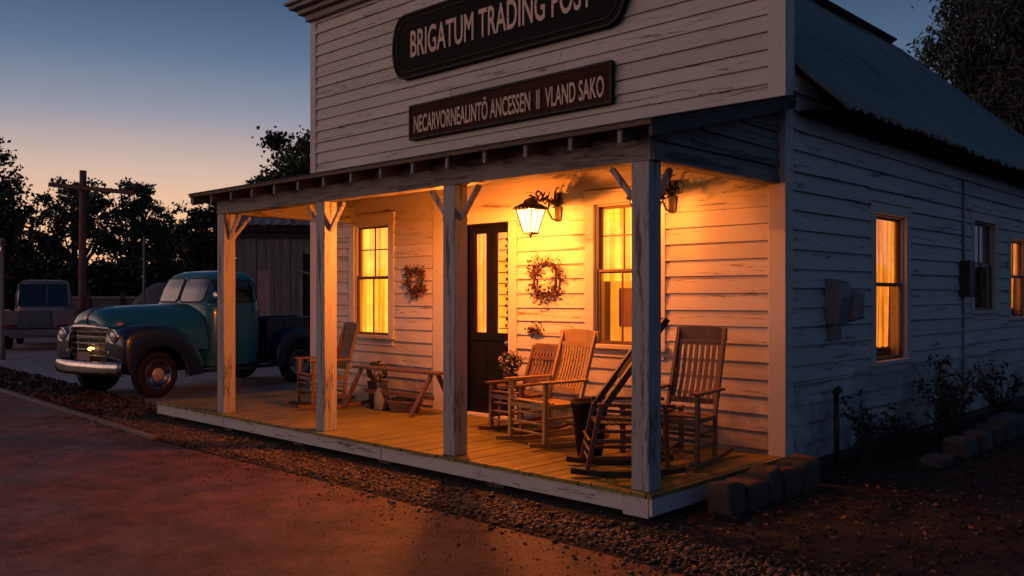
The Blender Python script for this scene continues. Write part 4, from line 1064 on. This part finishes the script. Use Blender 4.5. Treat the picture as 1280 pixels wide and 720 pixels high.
        d.tube(sm_ + top + bk + bt, .005, 5, cap=False); d.build('door_seam', 'steel_dark', T)
        d = MB(); d.tube([f(-1.90, 1.33, .0), f(-1.90, 1.33, .045), f(-1.98, 1.33, .045), f(-2.05, 1.33, .03)], .011, 8); d.build('door_handle', 'chrome', T, smooth=True)
        d = MB(); d.tube([f(x, 1.455, .006) for x in (-1.05, -1.3, -1.6, -1.9, -2.15)], .008, 6); d.build('belt_trim', 'chrome', T, smooth=True)
    rub.build('window_seal', 'steel_dark', T, smooth=True)
    # fenders
    def fender(cx, s, yin, yout, prof, arch, mat, name):
        P = []
        for (ang, ox, oz) in prof:
            ix = cx + arch * math.cos(R(ang)); iz = .37 + arch * math.sin(R(ang)); ix = ix; O = V((cx + ox, 0, oz)); I = V((ix, 0, max(iz, .30)))
            row = []
            for (t_, yf) in ((0, 0.), (0, .35), (0.02, .62), (.07, .82), (.16, .93), (.30, .985), (.5, 1.), (.75, .995), (1, .985), (1.0, .9)):
                p = O.lerp(I, t_); row.append((p.x, s * (yin + (yout - yin) * yf), p.z))
            P.append(row)
        return MB().grid(P).build(name, mat, T, smooth=True, sub=1)
    fp = [(-8, .60, .50), (8, .655, .62), (25, .68, .86), (42, .66, 1.03), (58, .56, 1.125), (74, .38, 1.17), (90, .14, 1.185), (108, -.12, 1.165), (124, -.36, 1.10), (140, -.57, .97), (156, -.74, .78), (172, -.84, .58), (186, -.87, .42), (192, -.87, .34)]
    for s in (-1, 1): fender(0., s, .50, .955, fp, .455, 'navy', 'front_fender')
    rp = [(-14, .58, .36), (-4, .60, .48), (15, .58, .64), (35, .52, .80), (55, .42, .93), (75, .24, 1.01), (92, .0, 1.035), (110, -.24, .99), (130, -.42, .88), (150, -.55, .72), (170, -.60, .54), (190, -.60, .40)]
    for s in (-1, 1): fender(-2.95, s, .66, .93, rp, .44, 'navy', 'rear_fender')
    # inner nose block behind the grille
    mb = MB(); mb.box(-.95, .57, -.50, .50, .45, 1.09); mb.box(-4.3, .5, -.38, .38, .36, .46); mb.box(.3, .60, -.62, .62, .50, .62); mb.build('chassis', 'steel_dark', T)
    # grille
    mb = MB()
    for k, z in enumerate((.67, .765, .86, .955, 1.05)):
        hw = .52 - .008 * abs(k - 3); pts = [(.655 - .10 * abs(y / hw) ** 3, y, z) for y in np.linspace(-hw, hw, 11)]
        for p, q in zip(pts, pts[1:]): mb.bar(p, q, .03, .024 if k < 3 else .045)
    for y in (-.53, .53): mb.bar((.60, y, .62), (.60, y, 1.10), .06, .05, (0, 1, 0))
    for y in (-.3, 0, .3): mb.bar((.63, y, .65), (.63, y, 1.03), .015, .02, (0, 1, 0))
    mb.tube([(.60, -.5, 1.10), (.68, -.3, 1.12), (.70, 0, 1.13), (.68, .3, 1.12), (.60, .5, 1.10)], .034, 8)
    mb.build('grille', 'chrome', T, bevel=.004)
    for s in (-1, 1):
        mt = Matrix.Translation((.60, s * .70, .985)) @ Matrix.Rotation(R(90), 4, 'Y')
        h = MB(); h.lathe([(.115, -.05), (.118, .06), (.105, .085), (.098, .06)], 28, mt); hh = h.build('headlight', 'chrome', T, smooth=True)
        h = MB(); h.lathe([(.098, .05), (.092, .075), (.06, .092), (.001, .10)], 24, mt); h.build('lens', 'lens', hh, smooth=True)
        mt = Matrix.Translation((.60, s * .56, .74)) @ Matrix.Rotation(R(90), 4, 'Y')
        h = MB(); h.lathe([(.045, -.03), (.045, .05), (.03, .065), (.001, .07)], 16, mt); h.build('parking_lamp', 'lens', T, smooth=True)
    h = MB(); h.lathe([(.025, -.05), (.03, .0), (.022, .03), (.001, .04)], 16, Matrix.Translation((.64, .05, .775)) @ Matrix.Rotation(R(90), 4, 'Y')); h.build('fog_lamp', 'bulb_amber', T, smooth=True)
    mb = MB(); mb.box(.70, .71, -.20, .14, .60, .73); mb.build('license_plate', 'pinkboard', T, bevel=.004)
    mb = MB()
    for (x0, hw, xc, dz) in ((.80, .90, 0, 0),):
        P = []
        for y in np.linspace(-hw, hw, 23):
            xx = x0 - .16 * abs(y / hw) ** 2.6
            P.append([(xx - .02, y, .38), (xx + .012, y, .395), (xx + .03, y, .43), (xx + .036, y, .495), (xx + .03, y, .555), (xx + .012, y, .59), (xx - .02, y, .60)])
        mb.grid(P)
    mb.build('bumper', 'chrome', T, smooth=True, solid=.01)
    mb = MB(); mb.box(.5, .80, -.45, -.38, .44, .52); mb.box(.5, .80, .38, .45, .44, .52); mb.box(-4.38, -4.30, -.8, .8, .42, .54); mb.build('bumper_bracket', 'steel_dark', T)
    # bed
    mb = MB()
    for s in (-1, 1):
        a, b = sorted((s * .66, s * .70)); mb.box(-4.28, -2.32, a, b, .55, 1.16)
        a, b = sorted((s * .65, s * .75)); mb.box(-4.28, -2.32, a, b, 1.161, 1.20)
    mb.box(-2.34, -2.30, -.70, .70, .55, 1.20); mb.box(-4.30, -4.26, -.70, .70, .55, 1.18); mb.box(-4.26, -2.34, -.66, .66, .55, .60)
    for k in range(3): mb.box(-4.0 + k * .62, -3.95 + k * .62, .701, .715, .58, 1.14)
    mb.build('cargo_bed', 'navy', T, bevel=.008)
    for s in (-1, 1):
        a, b = sorted((s * .72, s * .93)); MB().box(-2.38, -.84, a, b, .34, .385).build('running_board', 'steel_dark', T, bevel=.01)
    for x in (0, -2.95):
        for s in (-1, 1): wheel(T, x, s * .76, s)
    mb = MB(); mb.tube([(0, -.7, .37), (0, .7, .37)], .05, 8); mb.tube([(-2.95, -.7, .37), (-2.95, .7, .37)], .05, 8); mb.build('axle', 'steel_dark', T)
    mb = MB(); mb.tube([(-1.1, .84, 1.42), (-1.0, .98, 1.5), (-.98, 1.0, 1.55)], .008, 6); mb.lathe([(.001, -.01), (.075, -.01), (.075, .006), (.001, .012)], 18, Matrix.Translation((-.98, 1.0, 1.6)) @ Matrix.Rotation(R(-90), 4, 'Y')); mb.build('side_mirror', 'chrome', T, smooth=True)
TT = thing('pickup_truck', 'old rounded teal pickup with dark fenders and chrome bumper parked left of the porch', 'truck', (-10.66, .68, .004), math.atan2(-.985, .175), group=None)
teal_truck(TT)

# ---------------------------------------------------------------- pale pickup seen from behind
def pale_truck(T):
    P = []
    zs = [(1.06, .83, -.6, .9), (1.15, .83, -.62, .92), (1.35, .80, -.6, .8), (1.75, .73, -.45, .6), (1.93, .69, -.35, .5), (2.02, .62, -.2, .35), (2.05, .4, 0., .2)]
    for z, hw, xb, xf in zs:
        cx = (xb + xf) / 2; a = (xf - xb) / 2
        P.append([(cx + a * math.copysign(abs(math.cos(k / 40 * 6.283)) ** .45, math.cos(k / 40 * 6.283)), hw * math.copysign(abs(math.sin(k / 40 * 6.283)) ** .45, math.sin(k / 40 * 6.283)), z) for k in range(40)])
    mb = MB().grid(P, closed=True); mb.add(P[-1], [tuple(range(40))]); mb.build('cab', 'cream', T, smooth=True)
    mb = MB()
    yy = np.linspace(-.66, .66, 9)
    xb = lambda z: -.62 + .17 * max(0, z - 1.35) / .4
    mb.add([(xb(1.25) - .03, -.71, 1.22), (xb(1.25) - .03, .71, 1.22), (xb(1.9) - .01, .66, 1.92), (xb(1.9) - .01, -.66, 1.92)], [(0, 1, 2, 3)]); mb.build('rear_window', 'carglass', T)
    mb = MB(); q = [V((xb(1.25) - .04, -.74, 1.16)), V((xb(1.5) - .04, -.73, 1.6)), V((xb(1.9) - .02, -.68, 1.90)), V((xb(1.95) - .02, -.58, 1.98)), V((xb(1.95) - .02, .58, 1.98)), V((xb(1.9) - .02, .68, 1.90)), V((xb(1.5) - .04, .73, 1.6)), V((xb(1.25) - .04, .74, 1.16))]
    mb.tube(q, .028, 8); mb.tube([(xb(1.25) - .035, -.1, 1.2), (xb(1.9) - .02, -.1, 1.95)], .012, 6); mb.build('window_frame', 'tin', T, smooth=True)
    mb = MB(); mb.box(-2.9, -.65, -.98, -.90, .62, 1.15); mb.box(-2.9, -.65, .90, .98, .62, 1.15); mb.box(-2.86, -.68, -.9, .9, .62, .70); mb.box(-.6, 2.1, -.93, .93, .55, 1.06); mb.box(-2.8, 2.0, -.7, .7, .35, .6); mb.build('cargo_bed', 'cream', T, bevel=.03)
    mb = MB(); mb.box(-2.95, -2.902, -.42, .45, .64, 1.13); mb.box(-2.965, -2.951, -.36, .39, .70, 1.06); mb.build('tailgate', 'palewall', T, bevel=.012)
    for s in (-1, 1):
        a, b = sorted((s * .47, s * .97)); mb = MB(); mb.box(-2.955, -2.902, a, b, .64, 1.14); tl = mb.build('rear_panel', 'pinkboard', T, bevel=.02)
        mb = MB(); mb.box(-2.97, -2.956, a + .04, b - .04, .66, .74); mb.build('tail_lamp', 'redlens', tl, bevel=.006)
    mb = MB(); mb.box(-3.08, -2.97, -.98, .98, .44, .60); mb.build('bumper', 'tin', T, bevel=.02)
    for x in (-1.9, 1.3):
        for s in (-1, 1): wheel(T, x, s * .82, s, .39)
T = thing('pickup_truck', 'old pale pickup seen from behind near the left edge, beyond the lot', 'truck', (-26.51, 4.75, .004), math.atan2(.384, -.923))
pale_truck(T)
T.scale = (1., 1., 1.02)

# ---------------------------------------------------------------- background
def at(px, depth, z=0.):
    u = (px - 640) / 1102; p = CAM + FW * depth + RT * (u * depth); return (p.x, p.y, z)
p = at(103, 27)
T = thing('utility_pole', 'reddish wooden utility pole with a drooping crossarm behind the trucks', 'pole', p, math.atan2(RT.y, RT.x))
mb = MB(); mb.tube([(0, 0, -.1), (0, 0, 2), (.01, 0, 4), (.02, 0, 5.42)], [.125, .115, .105, .1], 12); mb.build('post', 'pole', T, smooth=True)
mb = MB(); mb.bar((-.95, -.14, 4.98), (1.65, -.14, 4.72), .1, .13); mb.build('crossarm', 'pole', T, bevel=.01)
mb = MB(); mb.bar((.1, -.14, 4.3), (.6, -.16, 4.8), .03, .04); mb.bar((-.1, -.14, 4.4), (-.5, -.16, 4.88), .03, .04); mb.build('strut', 'steel_dark', T)
for x in (-.85, -.5, .75, 1.2, 1.55):
    mb = MB(); z = 4.885 - .1 * x + .06; mb.lathe([(.02, 0), (.02, .05), (.045, .06), (.05, .11), (.03, .14), (.001, .15)], 10, Matrix.Translation((x, -.14, z))); mb.build('insulator', 'steel_dark', T, smooth=True)
p = at(180, 29)
T = thing('thin_post', 'thin pale metal post standing behind the teal truck', 'post', p)
mb = MB(); mb.tube([(0, 0, 0), (0, 0, 3.55)], .04, 8); mb.build('post', 'tin', T, smooth=True)
mb = MB(); mb.box(-.18, .0, -.02, .02, 2.2, 2.26); mb.build('bracket', 'tin', T)
p = at(3, 22)
T = thing('lamp_post', 'pale slim post at the far left edge of the picture', 'post', p)
mb = MB(); mb.tube([(0, 0, 0), (0, 0, .25), (0, 0, .3), (0, 0, 2.9)], [.07, .07, .045, .04], 10); mb.build('post', 'barn', T, smooth=True)
mb = MB(); mb.lathe([(.05, 2.9), (.07, 2.95), (.06, 3.0), (.02, 3.04)], 10); mb.build('cap', 'barn', T, smooth=True)
# pale low wall
q0, q1 = V(at(60, 34)), V(at(255, 34))
T = thing('yard_wall', 'long low pale wall behind the two trucks', 'wall', tuple(q0), math.atan2((q1 - q0).y, (q1 - q0).x))
Lw = (q1 - q0).length
mb = MB(); mb.box(0, Lw, -.08, .08, 0, 1.45); mb.build('panel', 'palewall', T)
mb = MB(); mb.box(-.05, Lw + .05, -.13, .13, 1.451, 1.56); mb.build('coping', 'tin', T, bevel=.01)
for k in range(5): MB().box(.3 + k * Lw / 4.6 - .08, .3 + k * Lw / 4.6 + .08, -.14, -.081, 0, 1.75).build('pier', 'steel_dark', T)
# tarp heap
p = at(205, 31); T = thing('tarp_mound', 'pale tarpaulin covering a rounded heap behind the teal truck', 'tarp', p, math.atan2(RT.y, RT.x))
P = []
for i in range(13):
    r = i / 12
    P.append([(1.7 * r * math.cos(a_ * .2618) , 1.0 * r * math.sin(a_ * .2618), 2.05 * (1 - r ** 2.2) + .05 * math.sin(a_ * 2.1 + r * 7) * r) for a_ in range(24)])
MB().grid(P, closed=True).build('tarpaulin', 'tarp', T, smooth=True)
# barn
bp = V(at(296, 24)); T = thing('barn', 'dark weathered plank barn with pale tin roof behind the teal truck', 'barn', tuple(bp), math.atan2(RT.y, RT.x) + R(6))
mb = MB(); x = 0
while x < 8:
    w_ = random.uniform(.16, .24)
    if not (1.62 < x < 2.2): mb.box(x, x + w_ - .012, -random.uniform(.0, .02), .03, 0, 3.45)
    else: mb.box(x, x + w_ - .012, -.01, .03, 2.75, 3.45)
    x += w_
mb.box(-.02, .02, .03, 6, 0, 3.45); mb.box(7.98, 8.02, .03, 6, 0, 3.45); mb.box(0, 8, 5.95, 6, 0, 3.45); mb.build('wall', 'barn', T)
mb = MB(); mb.box(1.55, 2.3, .12, .16, 0, 2.75); mb.build('door', 'steel_dark', T)
P = [[(-.3 + 8.6 * j / 120, y, z + .015 * math.sin(j * 1.6)) for j in range(121)] for y, z in ((-.35, 3.52), (3., 4.75), (6.35, 3.5))]
MB().grid(P).build('roof', 'tin', T, solid=.01)
mb = MB(); mb.box(-.2, 8, -.12, -.06, 3.18, 3.32); mb.tube([(-.3, -.2, 3.36), (8, -.2, 3.40)], .05, 8); mb.tube([(1.5, -.2, 3.4), (1.5, -.2, 4.1)], .035, 8); mb.build('gutter', 'steel_dark', T)
mb = MB(); mb.bar((1.45, -.06, 2.35), (2.1, -.1, 2.15), .03, .05); mb.build('hook', 'tin', T)
q = V(at(330, 22.5)); T = thing('leaning_board', 'upright faded pinkish board standing behind the truck cab', 'board', tuple(q), math.atan2(RT.y, RT.x))
mb = MB(); mb.box(-.15, .17, -.02, .02, 0, 2.25); mb.build('plank', 'pinkboard', T, bevel=.01)
mb = MB(); mb.box(-.2, .2, .021, .07, .0, .12); mb.build('foot', 'barn', T)

# trees
def tree(loc, label, h, blobs, nl, ls, mat, cat='tree', trunk_r=.2, drop=0., aspect=1.5, name='tree', clumps=90, group=None, cr=.42):
    T = thing(name, label, cat, loc, group=group)
    mb = MB(); rr = random.Random(int(loc[0] * 100) + 5)
    c0 = V(blobs[0][:3]); tp = V((c0.x * .5, c0.y * .5, c0.z))
    mb.tube([(0, 0, -.1), (0.02, 0, .3), (tp.x * .4, tp.y * .4, tp.z * .5), tuple(tp)], [trunk_r * 1.4, trunk_r, trunk_r * .75, trunk_r * .35], 9)
    for b_ in blobs:
        c = V(b_[:3]); r_ = b_[3]
        for k in range(7):
            d = V((rr.gauss(0, 1), rr.gauss(0, 1), rr.gauss(.3, .7))).normalized(); e = c + d * r_ * .85
            s0 = V((0, 0, tp.z * rr.uniform(.35, .75))); s0.x = tp.x * .5; s0.y = tp.y * .5
            m_ = s0.lerp(e, .55) + V((0, 0, -.15 * r_))
            mb.tube([s0, m_, e], [trunk_r * .4, trunk_r * .22, trunk_r * .05], 6)
    mb.build('trunk', 'bark', T, smooth=True)
    A = []
    tot = sum(b_[3] ** 2 for b_ in blobs)
    for b_ in blobs:
        c = np.array(b_[:3]); r_ = b_[3]; nc = max(6, int(clumps * r_ ** 2 / tot)); n_ = int(nl * r_ ** 2 / tot)
        d = rng.normal(0, 1, (nc, 3)); d /= np.linalg.norm(d, axis=1)[:, None]
        cc = c + d * (r_ * rng.uniform(.35, 1.08, nc) ** .7)[:, None] * [1, 1, .85]
        idx = rng.integers(0, nc, n_)
        P = cc[idx] + rng.normal(0, 1, (n_, 3)) * (r_ * cr * .42 * rng.uniform(.5, 1.2, nc))[idx][:, None] * [1, 1, .75]
        if drop: P[:, 2] -= np.abs(rng.normal(0, drop, n_))
        A.append(P)
    leaves(np.concatenate(A), ls, 'crown', mat, aspect, drop=drop * 1.5, parent=T); return T
G = 'trees behind the trucks'
tree(at(-45, 30), 'tall dark broadleaf tree cut by the left edge', 7.6, [(0, 0, 5.6, 1.9), (.9, .4, 4.2, 1.5), (-.8, -.3, 4.3, 1.8), (.5, .2, 3.0, 1.2)], 13000, .13, 'leaf', group=G, clumps=170, cr=.34)
tree(at(95, 42), 'rounded tree just behind the utility pole', 7.0, [(-.7, 0, 6.0, 1.4), (.6, .4, 5.6, 1.6), (.0, 0, 4.4, 1.9)], 7000, .13, 'leaf', group=G, clumps=100, cr=.30)
tree(at(168, 44), 'wide see-through tree between the pole and the porch roof', 7.4, [(-.5, 0, 6.3, 1.4), (1.1, .4, 5.6, 1.5), (.0, 0, 4.2, 2.1), (1.4, 0, 3.9, 1.5)], 8500, .13, 'leaf', group=G, clumps=125, cr=.30)
tree(at(40, 40), 'lower thin-leaved tree between the left edge tree and the pole', 5.2, [(0, 0, 4.2, 1.3), (.3, .3, 3.4, 1.5)], 3200, .16, 'leaf', group=G, clumps=60, cr=.34)
tree(at(262, 36), 'dark tree rising just left of the porch roof tip', 5.4, [(0, 0, 4.0, 1.5), (.9, .3, 4.5, 1.3), (-.9, .3, 3.3, 1.2)], 8000, .13, 'leaf', group=G, clumps=90, cr=.34)
tree(at(372, 31), 'taller dark tree above the porch roof beside the false front', 7.8, [(.2, 0, 6.0, 1.6), (-1.1, .3, 5.2, 1.25), (0, 0, 4.6, 1.9), (1.2, 0, 5.5, 1.6)], 13000, .13, 'leaf', group=G, clumps=140, cr=.34)
tree(at(228, 46), 'far tree low on the horizon between trucks and porch', 5.2, [(0, 0, 3.6, 1.7), (1.2, 0, 3.2, 1.3)], 6500, .2, 'leaf', group=G, clumps=70)
G2 = 'dark hedge bushes behind the trucks'
for k, (px, d, hh, lb) in enumerate([(-30, 37, 3.0, 'dark hedge bush at the far left edge'), (35, 38, 3.1, 'dark hedge bush above the pale pickup'), (95, 37, 3.0, 'dark hedge bush behind the utility pole'),
                                   (150, 38, 3.1, 'dark hedge bush behind the teal hood'), (205, 37, 2.9, 'dark hedge bush above the tarp mound'), (262, 38, 3.1, 'dark hedge bush left of the porch end'), (320, 38, 3.1, 'dark hedge bush behind the barn')]):
    tree(at(px, d), lb, hh, [(0, 0, hh * .45, 1.5), (-.9, .2, hh * .5, 1.3), (.9, -.2, hh * .5, 1.3), (-.3, 0, hh * .72, 1.05), (.6, 0, hh * .72, 1.0)], 7500, .20, 'leaf_dark', 'bush', .12, name='hedge_bush', clumps=150, group=G2, cr=.5)
tree(at(1268, 24), 'large pale drooping tree above the right end of the metal roof', 12, [(0, 0, 9.2, 2.3), (-1.0, .3, 7.6, 1.6), (1.8, 0, 7.8, 2.6), (.4, 0, 6., 2.2), (.3, 0, 10.8, 2.0)], 52000, .065, 'leaf_pale', 'tree', .3, drop=.45, aspect=3.6, clumps=300, cr=.34)
# far woodland ring so the horizon is closed from other viewpoints too
P = []
for k in range(52000):
    a_ = random.uniform(0, 2 * math.pi); r_ = random.uniform(85, 110)
    hh = 4.2 + 1.0 * math.sin(a_ * 13) + .8 * math.sin(a_ * 41 + 1)
    P.append((r_ * math.cos(a_) - 5, r_ * math.sin(a_) + 5, random.uniform(0, 1) ** .8 * hh))
tag(leaves(np.array(P), 1.1, 'distant_woodland', 'leaf_dark', 1.3), 'far belt of dark woodland along the horizon', 'woodland', kind='stuff')

# ---------------------------------------------------------------- render settings
S.render.engine = 'CYCLES'
S.cycles.max_bounces = 6; S.cycles.diffuse_bounces = 4; S.cycles.glossy_bounces = 3; S.cycles.transparent_max_bounces = 8
S.cycles.use_denoising = True; S.cycles.sample_clamp_indirect = 4
S.cycles.caustics_reflective = False; S.cycles.caustics_refractive = False
vs = S.view_settings; vs.view_transform = 'Standard'; vs.look = 'None'; vs.exposure = .18; vs.gamma = 1; vs.use_curve_mapping = False
